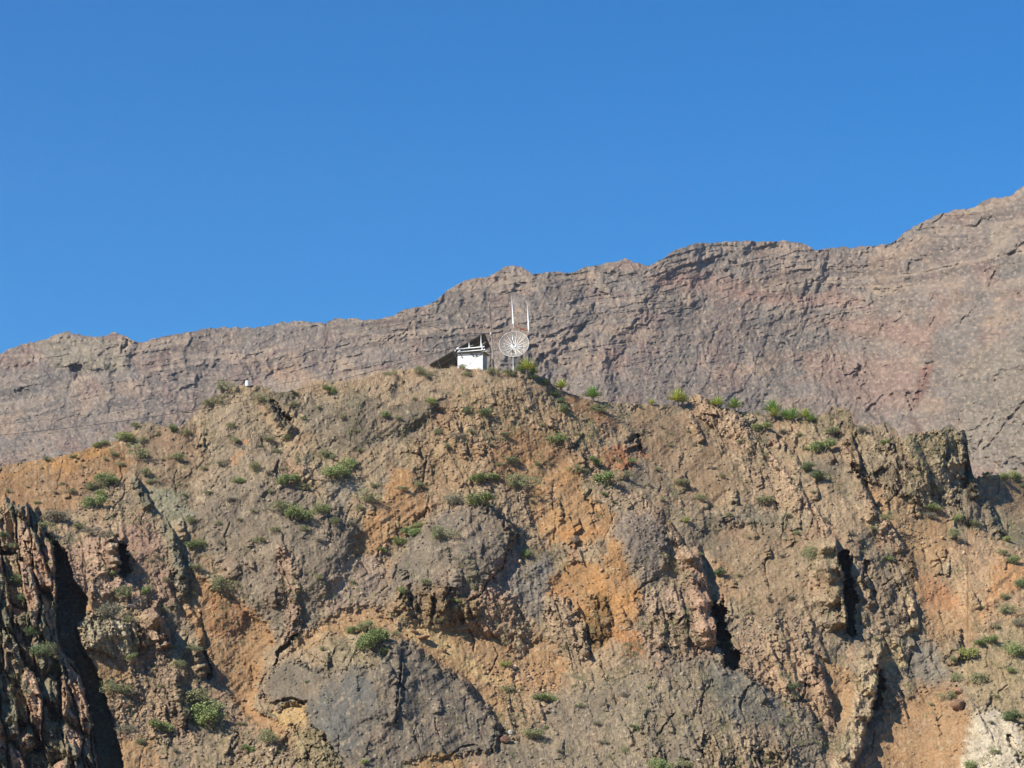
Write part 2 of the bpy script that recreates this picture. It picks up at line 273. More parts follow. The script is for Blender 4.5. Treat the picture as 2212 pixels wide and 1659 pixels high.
# standing ribs and dykes: line down the picture, half width, height, reach of the left flank, colour or None
FINS = [
 ([(1884,1385),(1878,1440),(1868,1500),(1850,1570),(1825,1640),(1800,1700)],22,3.0,1.5,(180,154,122)),
 ([(1788,1160),(1798,1220),(1806,1290),(1816,1362)],17,3.4,2.0,(166,141,110)),
 ([(1862,1235),(1876,1275),(1886,1310)],9,1.2,1.5,(140,118,92)),
 ([(1495,1180),(1510,1250),(1526,1310),(1538,1400)],14,3.4,2.6,(168,128,104)),
 ([(1960,1265),(1966,1310),(1978,1362)],11,1.0,1.3,(196,166,132)),
 ([(1944,1290),(1960,1350),(1972,1400)],5,.9,1.5,None),
 ([(1570,880),(1630,950),(1700,1040),(1760,1110),(1788,1160)],11,.8,2.5,(172,140,112)),
 ([(1800,950),(1840,1000),(1862,1060),(1880,1100),(1925,1150),(1955,1200)],10,1.2,2.5,(164,134,108)),
 ([(1290,1010),(1340,1055),(1400,1090),(1440,1130),(1480,1190),(1515,1240)],9,.8,2.5,(160,130,104)),
 ([(1180,905),(1240,960),(1290,1010)],9,.6,2.0,(160,128,100)),
 ([(1350,930),(1366,948),(1374,965)],10,1.3,2.2,(140,116,92)),
 ([(284,1028),(305,1062),(322,1098)],9,1.6,1.8,(104,100,86)),
 ([(352,1120),(376,1170),(396,1240),(402,1300)],8,1.1,2.0,(112,106,88)),
 ([(236,1158),(246,1180),(254,1228)],9,2.8,2.0,(164,140,116)),
 ([(322,1315),(345,1350),(362,1400)],10,2.6,2.2,(160,128,104)),
 ([(420,1395),(436,1425),(446,1460)],10,2.4,1.6,(124,112,92)),
 ([(572,862),(592,885),(612,915),(640,935)],10,1.2,2.0,(124,108,86)),
 ([(380,1450),(396,1500),(404,1560)],8,.9,2.0,(146,122,98)),
 ([(875,1268),(878,1290),(876,1322)],7,1.0,1.8,(118,96,66)),
 ([(920,1275),(928,1300),(925,1330)],6,.7,1.5,(124,96,62)),
 ([(955,1270),(962,1295),(950,1325)],7,.8,1.5,(124,98,68)),
 ([(1092,1122),(1106,1150),(1108,1175)],8,1.4,1.5,None),
 ([(1240,1300),(1262,1350),(1266,1420)],6,.9,1.5,None),
 ([(1430,1160),(1440,1190),(1436,1230)],6,.8,2.0,None),
 ([(1660,1400),(1682,1440),(1706,1490)],6,.7,2.0,None),
 ([(1752,1410),(1775,1470),(1790,1540),(1800,1580)],9,1.3,2.2,(158,126,102)),
 ([(985,1460),(1010,1480),(1040,1530),(1078,1572)],8,1.0,2.0,None),
 ([(858,1400),(866,1440),(860,1500),(852,1570)],6,.7,2.5,None),
 ([(1920,1470),(1945,1520),(1955,1560)],8,.8,1.0,None),
 ([(2090,1020),(2100,1045),(2110,1075)],9,1.8,1.5,(118,104,84)),
 ([(2130,1085),(2150,1130),(2168,1160)],8,1.4,2.0,(112,102,84)),
 ([(1828,940),(1846,985),(1850,1020)],10,1.6,1.8,(150,124,96)),
 ([(620,1235),(640,1260),(648,1340),(640,1380)],6,.35,3.0,None),
 ([(1905,915),(1918,945),(1914,975)],5,.6,1.5,None),([(1975,955),(1992,1000),(2000,1060)],9,.5,2.5,None),([(2035,925),(2042,950),(2038,990)],5,.7,1.5,None),([(2070,925),(2082,960),(2085,1010)],7,1.0,1.5,None),
 ([(1420,1290),(1432,1340),(1430,1400)],5,.7,1.5,None),
 ([(1462,1270),(1476,1330),(1482,1410)],5,.8,1.5,None),
 ([(1740,900),(1775,960),(1800,1000)],7,.7,2.5,(150,126,104)),
 ([(945,870),(1010,880),(1060,930)],6,.5,2,None),
 ([(985,905),(1000,950),(1005,985)],6,.7,2,(150,122,96)),
 ([(1480,890),(1550,960),(1640,1030),(1700,1080)],6,.4,3,(166,138,112)),
 ([(1640,910),(1700,970),(1740,1020)],6,.6,2,(156,130,106)),
 ([(700,930),(760,960),(820,985)],5,.4,2,None),
 ([(400,1300),(430,1350),(440,1400)],5,.6,2,None),
 ([(630,985),(660,1020),(700,1050)],6,.6,2,None)]
# open cracks and clefts: line, half width, depth
CRACKS = [
 ([(1552,1318),(1556,1345),(1565,1390),(1588,1436)],18,5.5),
 ([(1824,1200),(1834,1260),(1838,1330),(1838,1362)],14,5.5),
 ([(1872,1215),(1868,1245)],7,1.3),
 ([(262,1180),(268,1205),(272,1232)],13,4.0),
 ([(440,1405),(452,1440),(452,1465)],7,1.5),
 ([(1100,1180),(1085,1225),(1050,1258),(1040,1285),(1010,1300)],3,.6),
 ([(640,1370),(622,1390),(602,1410),(596,1440)],5,1.2),
 ([(866,1418),(862,1480),(856,1560)],4,.7),
 ([(1420,1250),(1390,1262),(1372,1282)],3,.5),
 ([(1300,1440),(1318,1480),(1332,1520)],3,.5),
 ([(590,870),(605,895),(625,905)],8,1.4),
 ([(1376,945),(1382,965)],8,1.3),
 ([(1845,1005),(1858,1025),(1868,1045)],7,1.5),
 ([(1895,1440),(1905,1490),(1890,1530)],10,3.0),
 ([(600,1515),(630,1508),(655,1520)],4,.8),
 ([(965,1640),(1000,1612),(1030,1610)],3,.5),
 ([(1330,1110),(1300,1180)],2,.2),
 ([(1195,1050),(1192,1090),(1202,1120),(1198,1165)],3,.3),
 ([(2180,1590),(2205,1640)],8,1.0),
 ([(1460,1540),(1440,1560),(1420,1590)],3,.5),
 ([(1540,1470),(1520,1500),(1515,1540)],3,.7),
 ([(1620,1480),(1600,1520),(1610,1560)],3,.6),
 ([(995,1340),(1040,1330),(1070,1380)],2,.3)]
_r = random.Random(77)
for _ in range(230):
    u_ = _r.uniform(-50, 2300); v_ = _r.uniform(880, 1700); L_ = _r.uniform(14, 70) * (.6 + .5 * (v_ - 850) / 800)
    if v_ < 1010 and (u_ < 420 or u_ > 2100): continue
    sl_ = _r.gauss(.35 if u_ > 1150 else .12, .28); w_ = _r.uniform(2.5, 7)
    FINS.append(([(u_, v_), (u_ + sl_ * L_ * .5 + _r.uniform(-3, 3), v_ + L_ * .5), (u_ + sl_ * L_, v_ + L_)], w_, _r.uniform(.25, .55) * w_ / 4.5, _r.uniform(1.5, 3.5), None))
CRACKS += [([(_u, _v), (_u + _r.uniform(-14, 14), _v + _r.uniform(12, 40)), (_u + _r.uniform(-25, 25), _v + _r.uniform(40, 75))], _r.uniform(1.5, 3.0), _r.uniform(.2, .5)) for _u, _v in [(_r.uniform(0, 2200), _r.uniform(960, 1650)) for _ in range(80)]]
NU, NV, NB = 1750, 960, 60
def crest_v(u):
    c = np.array(CREST, float); v = np.interp(u, c[:, 0], c[:, 1])
    rough = np.interp(u, [0, 250, 300, 600, 1180, 1480, 1490, 1560, 1780, 2110, 2130, 2400], [1, 1, 2.2, 2.2, 1.5, 1.3, 3, 1.5, 5.5, 5.5, 1.2, 1.2])
    return v + rough * 1.6 * fbm(u / 11.0, u * 0 + .5, 5, 4, .65)
def terrain():
    u1 = np.linspace(-290, 2490, NU)
    vr = crest_v(u1)
    tv = np.linspace(0, 1, NV) ** .93
    U = np.repeat(u1[None], NV, 0); V = 1880 + (vr[None] - 1880) * tv[:, None]
    U = U.astype(np.float64); x = U * S; z = V * S
    Y = tps(DEPTH, U, V)
    # domain warp, in survey units
    wu = 16 * fbm(x / 3.2, z / 3.2, 21, 5, .6); wv = 16 * fbm(x / 3.2, z / 3.2, 41, 5, .6)
    wu2 = 5 * fbm(x / .8, z / .8, 61, 3, .6); wv2 = 5 * fbm(x / .8, z / .8, 71, 3, .6)
    PU = U + wu * .55 + wu2; PV = V + wv * .55 + wv2
    H = 1.3 * fbm(x / 9, z / 9, 3, 3) + .5 * ridged(x / 4 + .25 * z, z / 6, 8, 3)
    # base colour: drifting browns
    def c3(c):
        k = np.array(lin(c), F); return (k + (k.mean() - k) * .16) * np.array((1.0, 1.0, .89), F) * .82
    e1 = fbm(x / .55, z / .55, 501, 4, .7); e2 = fbm(x / 2.6, z / 2.6, 511, 5, .65)
    a = sst(-.25, .3, fbm(x / 6, z / 6, 90, 5, .6)); b = sst(-.05, .35, fbm(x / 4 + 20, z / 4, 93, 5, .6)); d = sst(0., .4, fbm(x / 3 + 50, z / 3, 96, 5, .6))
    C = c3((146, 126, 102)) * np.ones(U.shape + (3,), F)
    C += (c3((160, 133, 104)) - C) * a[..., None]; C += (c3((120, 106, 92)) - C) * (b * .8)[..., None]; C += (c3((162, 124, 96)) - C) * (d * .7)[..., None]
    blk = .34 + .7 * fbm(x / 5, z / 5, 100, 4)
    for pts, c, soft, bk, hh, ew in PATCH:
        if c[0] - c[2] > 72: c = (c[0] - 1, c[1] + 1, c[2] + 1)
        bk = bk if bk > .45 else bk * .6
        p = np.array(pts); m = 40
        ui = np.searchsorted(u1, [p[:, 0].min() - m, p[:, 0].max() + m])
        sl = (slice(None), slice(ui[0], ui[1]))
        rows = np.where((V[sl].min(1) < p[:, 1].max() + m) & (V[sl].max(1) > p[:, 1].min() - m))[0]
        if len(rows) == 0: continue
        sl = (slice(rows[0], rows[-1] + 1), slice(ui[0], ui[1]))
        sd = seg_sd(PU[sl], PV[sl], pts)
        k = sst(-soft * 1.5, soft * 1.5, sd + e1[sl] * (12 + soft * 1.2) + e2[sl] * (10 + soft * 1.8))
        C[sl] += (c3(c) - C[sl]) * (k * (.72 + .25 * np.clip(e2[sl] * 2, -.9, .5)))[..., None]
        blk[sl] += (bk - blk[sl]) * k
        if hh:
            lo, hi_ = p[:, 1].min(), p[:, 1].max(); l0, l1 = p[:, 0].min(), p[:, 0].max()
            fy = sst(hi_ + 8, hi_ - .6 * (hi_ - lo), V[sl]) if hh > 0 else 1; fx = (.45 + .55 * sst(l0, l0 + .4 * (l1 - l0), U[sl])) if hh > 0 else 1
            H[sl] += hh * 1.1 * fy * fx * sst(-ew * .5, ew, sd + e1[sl] * 12) * (1 + .25 * fbm(x[sl] / 2, z[sl] / 2, 7, 2))
    # left crag, standing well in front
    sd = seg_sd(U + wu * .3 + wu2 * .8, V + wv * .3 + wv2 * 1.5, CRAG)
    kc = sst(-3, 5, sd); H += 2.6 * kc
    tr = sst(-4, 5, seg_sd(U + wu * .5 + wu2, V + wv * .5 + wv2 * 1.5, [(100,1150),(118,1165),(150,1208),(160,1260),(187,1295),(183,1330),(165,1360),(178,1400),(200,1440),(225,1490),(245,1560),(262,1640),(270,1950),(150,1950),(150,1450),(100,1300)])) * (1 - kc); H -= 6.5 * tr
    # steep upright slabs on the crag
    rx = (U - .17 * V + wu * .6) ; 
    sl1 = cells(rx / 34.0, (V + wv) / 120.0, 301, .45); sl2 = cells(rx / 14.0 + 3, (V + wv) / 42.0, 311, .5)
    H += kc * (3.4 * (sl1[0] - .5) + 1.8 * (sl2[0] - .5) - 1.5 * (1 - sst(0, .2, sl1[1])))
    ck = c3((146, 122, 96)) + (c3((172, 134, 110)) - c3((146, 122, 96))) * sst(.3, .8, sl1[2])[..., None]
    ck = ck + (c3((120, 114, 94)) - ck) * sst(.55, .9, sl2[2])[..., None]
    C += (ck - C) * kc[..., None]; blk = blk * (1 - kc) + .8 * kc
    # dykes
    for pts, wd, hh, reach, c in FINS:
        p = np.array(pts); m = wd * (reach + 3) + 30
        ui = np.searchsorted(u1, [p[:, 0].min() - m, p[:, 0].max() + m]); sl = (slice(None), slice(ui[0], ui[1]))
        rows = np.where((V[sl].min(1) < p[:, 1].max() + m) & (V[sl].max(1) > p[:, 1].min() - m))[0]
        if len(rows) == 0: continue
        sl = (slice(rows[0], rows[-1] + 1), slice(ui[0], ui[1]))
        dd, t = line_d(U[sl] + wu[sl] * .25 + wu2[sl] * .8, V[sl] + wv2[sl], pts)
        n = gn(t * 6 + p[0, 0], t * 0 + .3, 55); n2 = gn(V[sl] * S / 1.1 + p[0, 0], U[sl] * S / 1.3, 56)
        ad = np.abs(dd); endf = sst(-.02, .12, t) * sst(1.02, .9, t) * np.where((t <= 0.001) | (t >= .999), np.clip(1 - ad / (wd * 1.5), 0, 1), 1)
        hloc = hh * (.8 + .45 * n + .25 * n2)
        right = wd * (1 + .3 * n2)
        prof = np.where(dd < 0, sst(-wd * (1 + reach), -wd * .2, dd), 1 - sst(right * .85, right * 1.1, dd))
        under = np.where(dd > right, np.exp(-((dd - right * 1.2) / (wd * .9)) ** 2), 0) * .25
        H[sl] += hloc * endf * (prof - under)
        if c is not None:
            k = sst(-wd * 1.25, -wd * .7, dd) * (1 - sst(right * .9, right * 1.2, dd)) * endf
            C[sl] += (c3(c) - C[sl]) * (k * .85)[..., None]; blk[sl] += (.85 - blk[sl]) * k
    for pts, wd, dp in CRACKS:
        p = np.array(pts); m = 60
        ui = np.searchsorted(u1, [p[:, 0].min() - m, p[:, 0].max() + m]); sl = (slice(None), slice(ui[0], ui[1]))
        rows = np.where((V[sl].min(1) < p[:, 1].max() + m) & (V[sl].max(1) > p[:, 1].min() - m))[0]
        sl = (slice(rows[0], rows[-1] + 1), slice(ui[0], ui[1]))
        dd, t = line_d(U[sl] + wu[sl] * .25 + wu2[sl], V[sl] + wv2[sl], pts)
        lc = wd * (.78 + .5 * gn(t * 7 + p[0, 0], t * 0 + .3, 59) + .4 * e1[sl] * 2)
        ramp = np.clip(.9 - dd / (lc * 6), .6, 1)
        H[sl] -= dp * ramp * (1 - sst(lc * .7, lc * 1.15, np.abs(dd)))
    blk = np.clip(blk, 0, 1)
    # blocky rock, three sizes, stretched along a steep grain
    gx = (U - .35 * V + wu * .8) * S; gz = (V + .1 * U + wv * .8) * S
    c1 = cells(gx / 1.5, gz / 3.2, 401, .5); c2 = cells(gx / .62 + 9, gz / 1.25, 411, .6); c3_ = cells(gx / .27, gz / .45 + 5, 421, .7)
    mask = sst(-.25, .25, fbm(x / 2.5, z / 2.5, 120, 4, .6))
    H += blk * (.95 * (c1[0] - .5) * (.35 + .65 * mask) + .52 * (c2[0] - .5) * (.35 + .65 * mask) + .2 * (c3_[0] - .5))
    H -= blk * mask * .22 * (1 - sst(0, .16, c1[1])) + blk * .10 * (1 - sst(0, .18, c2[1]))
    # sparse ribs and ledges everywhere that is not soil
    rb = ridged((gx) / 1.9 + 3, gz / 4.5, 131, 3); H += (.15 + .5 * blk) * .9 * np.clip(rb - .68, 0, 1) * 2.0
    lg = ridged(x / 2.4, z / 1.3 + .35 * x, 141, 4); H += (.1 + .3 * blk) * .5 * np.clip(lg - .7, 0, 1) * 2
    def saw(c, p, sd):
        ph = c / p + .5 * fbm(x / (p * 2.2), z / (p * 3), sd, 4, .6); f = ph - np.floor(ph); q = np.floor(ph).astype(np.int64)
        run = gn(q * 5.37, z / (p * 2.6) + q * .7, sd + 5)
        return sst(0, .9, f) * (1 - sst(.9, 1.0, f)) * sst(-.1, .3, run)
    wl = sst(470, 380, U + 60 * e2); wm = sst(380, 470, U + 60 * e2) * sst(960, 860, U + 60 * e2); wr = sst(860, 960, U + 60 * e2)
    for k_, wgt in ((.15, wl), (-.55, wm), (.42, wr)):
        for p_, a_ in ((4.2, .6), (1.7, .34), (.75, .16)):
            H += a_ * wgt * (.08 + .92 * sst(.1, .6, blk)) * saw((U - k_ * V) * S, p_, 700 + int(p_ * 10) + int(k_ * 50))
    dc = V - vr[None]; H = H * sst(0, 6, dc) + sst(6, 0, dc) * np.clip(H, -.6, 2.5)
    # weathering relief
    H += (.07 + .18 * blk) * fbm(x / 1.3, z / 1.6, 151, 5, .6) + .07 * fbm(x / .25, z / .25, 161, 3, .6)
    # thin dark joints
    jt = np.abs(fbm(x / 2.2 + 70, z / 3.6, 171, 4, .55)); H -= .22 * (1 - sst(0, .02, jt)) * sst(.0, .3, fbm(x / 4, z / 4, 172, 2)) * (.3 + blk)
    # runnels on the soil
    rn = ridged((U - .1 * V) * S / .8, z / 5, 181, 3); H += (1 - blk) * .16 * rn
    # per-block and speckle colour
    C *= (1 + (blk * .16)[..., None] * (c1[2] * 2 - 1)[..., None]); C *= (1 + (.05 + blk * .12)[..., None] * (c2[2] * 2 - 1)[..., None]); C *= (1 + (.06 + blk * .14)[..., None] * (c3_[2] * 2 - 1)[..., None])
    lich = sst(.12, .3, fbm(x / .9, z / .9, 191, 4, .6)) * sst(.0, .3, fbm(x / 6 + 4, z / 6, 192, 2)) * blk * .6
    C += (c3((150, 136, 92)) - C) * lich[..., None]
    pale = sst(.08, .34, fbm(x / .4, z / .7, 196, 4, .65)) * .5 * sst(-.3, .2, fbm(x / 3, z / 3, 197, 3))
    C += (c3((190, 166, 134)) - C) * pale[..., None]
    grain = fbm(x / .22, z / .22, 521, 3, .7); C *= (1 + .75 * grain * (.55 + .45 * blk))[..., None]; H += .05 * grain
    stn = sst(.0, .4, fbm(x / 2.0 + 9, z / 5.0, 199, 5, .65)); C *= (1 - .16 * stn)[..., None]
    # cut relief off near the crest so that the skyline holds
    Y = Y - H
    top = Y[-1].copy(); 
    X3, Y3, Z3 = W(U, V, Y)
    return u1, vr, U, V, Y, X3, Y3, Z3, C, blk
u1, vr, GU, GV, GY, X3, Y3, Z3, C, BLK = terrain()
# back of the hill, falling away behind the crest
bx = []; bd = np.linspace(0, 1, NB + 1)[1:] ** 1.6 * 60
n = gn(u1 * S / 3, u1 * 0, 3)
BX = np.stack([X3[-1] * (1 + d / GY[-1]) for d in bd]); BY = np.stack([Y3[-1] + d for d in bd])
dd = bd[:, None]; BZ = Z3[-1][None] - np.maximum(dd - 4, 0) * .62 - .1 * np.sqrt(dd) * .25 + .5 * np.sqrt(dd) * .5 * fbm(BX / 3, BY / 3, 77, 4)
BC = np.ones(BX.shape + (3,), F) * np.array(lin((146, 122, 96)), F) * (1 + .2 * fbm(BX / 2, BY / 2, 9, 4))[..., None]
BZ = np.maximum(BZ, -1.5)
hill = grid_mesh('hillside', np.vstack([X3, BX]), np.vstack([Y3, BY]), np.vstack([Z3, BZ]), np.concatenate([C, BC]), M_ROCK)
hill['kind'] = 'structure'; hill['label'] = 'steep eroded hillside of grey rock and orange earth'
def surf_Y(u, v):
    """depth of the hillside along a bearing"""
    i = np.clip((np.asarray(u) + 290) / 2780 * (NU - 1), 0, NU - 1.001); i0 = int(i); f = i - i0
    r = 0
    for k, wt in ((i0, 1 - f), (i0 + 1, f)):
        vc = GV[::-1, k]; r += wt * np.interp(v, vc, GY[::-1, k])
    return float(r)
def on_hill(u, v, lift=0.0):
    p = W(u, v, surf_Y(u, v)); return Vector((float(p[0]), float(p[1]), float(p[2]) + lift))
def crest_at(u): return float(np.interp(u, u1, vr))

# ---------------------------------------------------------------- the far mountain
RIDGE = [(-300,850),(0,765),(10,760),(40,745),(100,733),(115,725),(140,717),(170,722),(200,727),(230,725),(250,717),(270,725),(300,740),(315,738),(350,728),(400,718),(440,710),(500,707),(560,708),(600,697),(640,693),(680,697),(700,697),(720,690),(770,687),(800,691),(840,685),(880,667),(920,660),(940,650),(960,632),(990,615),(1020,600),(1050,597),(1070,592),(1085,577),(1110,572),(1135,580),(1150,590),(1200,588),(1240,590),(1260,578),(1300,570),(1350,560),(1400,576),(1440,553),(1470,535),(1500,525),(1530,525),(1560,522),(1600,520),(1650,522),(1700,520),(1740,527),(1760,540),(1800,535),(1850,533),(1900,530),(1930,527),(1950,505),(1990,480),(2030,462),(2070,452),(2100,452),(2130,430),(2150,427),(2180,425),(2212,400),(2500,290)]
def mountain():
    MU, MV = 1700, 560
    u = np.linspace(-290, 2490, MU); r = np.array(RIDGE, float)
    vt = np.interp(u, r[:, 0], r[:, 1]) + 6.5 * fbm(u / 24, u * 0 + .2, 15, 5, .62) + 2.6 * fbm(u / 6.5, u * 0 + .7, 16, 3, .6) + 2.2 * (rnd(np.floor(u / 9 + gn(u / 20, u * 0, 3)).astype(np.int64), np.zeros(len(u), np.int64), 9) - .5)
    t = np.linspace(0, 1, MV)
    U = np.repeat(u[None], MV, 0); V = 1130 + (vt[None] - 1130) * t[:, None]
    q = .19; x = U * q; z = V * q
    ctrl = [(-300,850,1180),(0,765,1180),(500,707,1200),(1000,610,1230),(1500,525,1290),(1950,520,1300),(2212,400,1180),(2500,290,1120),
            (0,1000,960),(500,950,1000),(1000,900,1040),(1400,900,1080),(1750,900,1120),(1960,860,1120),(2020,870,1060),(2212,800,960),(2500,700,900),(1980,1000,1020),(2212,1000,900),(1500,1130,940),(500,1130,850),(-300,1130,820),(2500,1130,820)]
    Y = tps(ctrl, U, V)
    wx = fbm(x / 30, z / 30, 201, 5, .6); wz = fbm(x / 30, z / 30, 211, 5, .6)
    H = 16 * fbm(x / 70, z / 70, 205, 3) + 13 * ridged((x + .35 * z) / 38 + wx, z / 90, 207, 4)
    # bedded lava layers
    s = z + 10 * fbm(x / 60, z / 60, 220, 3) + 2.5 * wz
    up = sst(1.0, .2, (V - vt[None]) / 330.0)
    s2 = z + .16 * x + 6 * fbm(x / 70, z / 50, 221, 2) + .5 * wz
    def saw(c, p, sd):
        ph = c / p + .35 * fbm(x / (p * 2.5), z / (p * 2.5), sd, 3); f = ph - np.floor(ph); q = np.floor(ph).astype(np.int64)
        run = gn(x / (p * 4.5) + q * 7.3, q * .37, sd + 5)
        return (sst(0, .93, f) * (1 - sst(.93, 1.0, f))) * sst(-.15, .3, run)
    for k, (p, a) in enumerate(((13, 1.5), (5.5, 1.4), (2.4, 1.0))):
        H += a * (.35 + .65 * up) * saw(s2, p, 230 + k * 11)
    H += .8 * saw(x + .35 * z + 3 * wx, 7, 271) + .6 * saw(x - .2 * z + 3 * wx, 3.3, 275)
    rgt = sst(1900, 2020, U + 20 * wx); H += rgt * (2.6 * saw(x + .75 * z + 6 * wx, 17, 281) + 1.5 * saw(x + .6 * z + 4 * wx, 7, 284) + 5 * ridged((x + .7 * z) / 26 + wx, (z - .5 * x) / 60, 288, 4))
    low = sst(.25, .8, (V - vt[None]) / 330.0); H += low * (1 - rgt) * (1.6 * saw(x - .5 * z + 6 * wx, 15, 291) + 1.0 * saw(x + .5 * z + 4 * wx, 8, 294))
    c1 = cells((x + 4 * wx) / 7, (z + 4 * wz) / 9, 251, .6); c2 = cells((x + wx) / 2.6, (z + wz) / 2.8, 261, .6)
    mk = sst(-.2, .3, fbm(x / 20, z / 20, 270, 4))
    H += 1.4 * mk * (c1[0] - .5) + 1.0 * (c2[0] - .5) + 1.0 * fbm(x / 4, z / 4, 280, 5, .7) + 1.0 * fbm(x / 1.1, z / .9, 285, 3, .7)
    H += 2.5 * mk * np.clip(ridged((x + .3 * z) / 14, z / 28, 283, 3) - .6, 0, 1)
    # rocky knob at the left end, gully and dark alcoves on the right
    for pts, hh, ew in (([(95,730),(140,715),(200,724),(255,715),(290,745),(280,790),(200,800),(120,790),(90,760)],9,10),
                        ([(2040,640),(2100,560),(2212,500),(2500,440),(2500,1130),(2120,1130),(2000,960),(1970,900),(2010,780)],22,12),
                        ([(1700,850),(1790,800),(1900,850),(1960,960),(1900,1050),(1680,1050),(1640,950)],8,40)):
        sd = seg_sd(U + wx * 14, V + wz * 14, pts); H += hh * sst(-ew, ew, sd)
    for pts, wd, dp in (([(2008,785),(1998,830),(1992,850)],8,8),([(1985,850),(1975,885)],6,7),([(1755,610),(1740,640)],8,4),([(1860,800),(1852,812)],9,7),([(1960,850),(1975,880)],6,5),([(165,795),(172,815)],12,6),([(275,740),(268,758)],7,7),([(1290,632),(1310,640)],6,4),([(2095,960),(2100,975)],8,6),
                        ([(1170,770),(1164,784)],7,6),([(60,850),(40,848)],6,4)):
        d, tt = line_d(U + wx * 14 + 9 * fbm(x / 2, z / 2, 666, 3), V + wz * 14 + 9 * fbm(x / 2, z / 2, 667, 3), pts); H -= dp * (1 - sst(wd * .5, wd * 1.3, np.abs(d)))
    def c3(c):
        k = np.array(lin(c), F); return (k + (k.mean() - k) * .40) * np.array((1.04, 1.0, .84), F) * .77
    a = sst(-.25, .35, fbm(x / 35, z / 25, 290, 5, .6)); b = sst(.02, .35, fbm(x / 22 + 9, z / 12, 293, 5, .6)); e = sst(.05, .35, fbm(x / 18 + 30, z / 14, 296, 5, .6)); g = sst(.0, .3, fbm(x / 25, z / 25 + 40, 299, 4, .6))
    C = c3((138, 118, 109)) * np.ones(U.shape + (3,), F)
    C += (c3((130, 117, 112)) - C) * a[..., None]; C += (c3((168, 134, 108)) - C) * (b * .75)[..., None]; C += (c3((150, 112, 100)) - C) * (e * .7)[..., None]; C += (c3((118, 108, 104)) - C) * (g * .6)[..., None]
    for pts, c, soft in (([(1400,600),(1500,590),(1640,620),(1760,640),(1860,640),(1860,665),(1700,660),(1560,640),(1420,625)],(166,118,100),14),
        ([(95,730),(200,722),(290,745),(270,800),(120,795)],(150,136,112),9),([(690,820),(820,800),(900,800),(860,830),(720,840)],(166,128,100),12),([(560,800),(640,790),(700,830),(620,840)],(176,132,98),12),
        ([(1750,690),(1900,690),(2020,700),(2010,760),(1850,730)],(158,116,100),14),([(2140,500),(2180,490),(2180,520),(2130,560)],(170,146,120),14),([(1700,760),(1960,780),(1990,840),(1900,900),(1780,830)],(150,114,102),16),
        ([(2050,800),(2250,700),(2250,1000),(2080,1000)],(140,126,112),25),([(1980,790),(2015,780),(1998,840),(1975,880)],(146,92,76),5),([(800,700),(900,680),(1050,640),(1060,660),(900,720)],(128,112,100),12)):
        sd = seg_sd(U + wx * 20, V + wz * 20, pts); C += (c3(c) - C) * (.75 * sst(-soft, soft, sd))[..., None]
    C *= (1 + .13 * (c2[2] * 2 - 1) + .08 * (c1[2] * 2 - 1))[..., None]
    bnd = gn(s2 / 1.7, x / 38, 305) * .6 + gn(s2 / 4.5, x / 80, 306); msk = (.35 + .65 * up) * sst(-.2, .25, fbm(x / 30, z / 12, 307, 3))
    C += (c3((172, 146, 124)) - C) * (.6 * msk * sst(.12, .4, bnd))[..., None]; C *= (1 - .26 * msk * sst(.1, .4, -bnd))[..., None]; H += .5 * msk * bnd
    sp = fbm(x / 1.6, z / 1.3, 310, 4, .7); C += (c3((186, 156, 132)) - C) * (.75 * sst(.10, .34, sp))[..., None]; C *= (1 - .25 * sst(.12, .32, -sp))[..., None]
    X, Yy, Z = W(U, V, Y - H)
    d = (np.linspace(0, 1, 41)[1:] ** 1.5 * 500)[:, None]
    BX = X[-1][None] * (1 + d / 1200); BY = Yy[-1][None] + d; BZ = np.maximum(Z[-1][None] - d * .6 + .3 * d ** .7 * fbm(BX / 30, BY / 30, 5, 4), -2)
    BC = np.ones(BX.shape + (3,), F) * c3((130, 112, 100))
    o = grid_mesh('mountain', np.vstack([X, BX]), np.vstack([Yy, BY]), np.vstack([Z, BZ]), np.concatenate([C, BC]), M_FAR)
    o['kind'] = 'structure'; o['label'] = 'bare purple brown mountain ridge behind the hill'
    return o
mountain()
# valley floor between, reaching past the mountain
def ground():
    xs = np.linspace(-1500, 1500, 121); ys = np.linspace(-200, 2600, 121); X, Y = np.meshgrid(xs, ys)
    Z = -1.0 + 1.0 * fbm(X / 90, Y / 90, 400, 3) * sst(60, 300, Y)
    C = np.ones(X.shape + (3,), F) * np.array(lin((140, 116, 92)), F)
    o = grid_mesh('ground', X, Y, Z, C, M_ROCK); o['kind'] = 'structure'
ground()
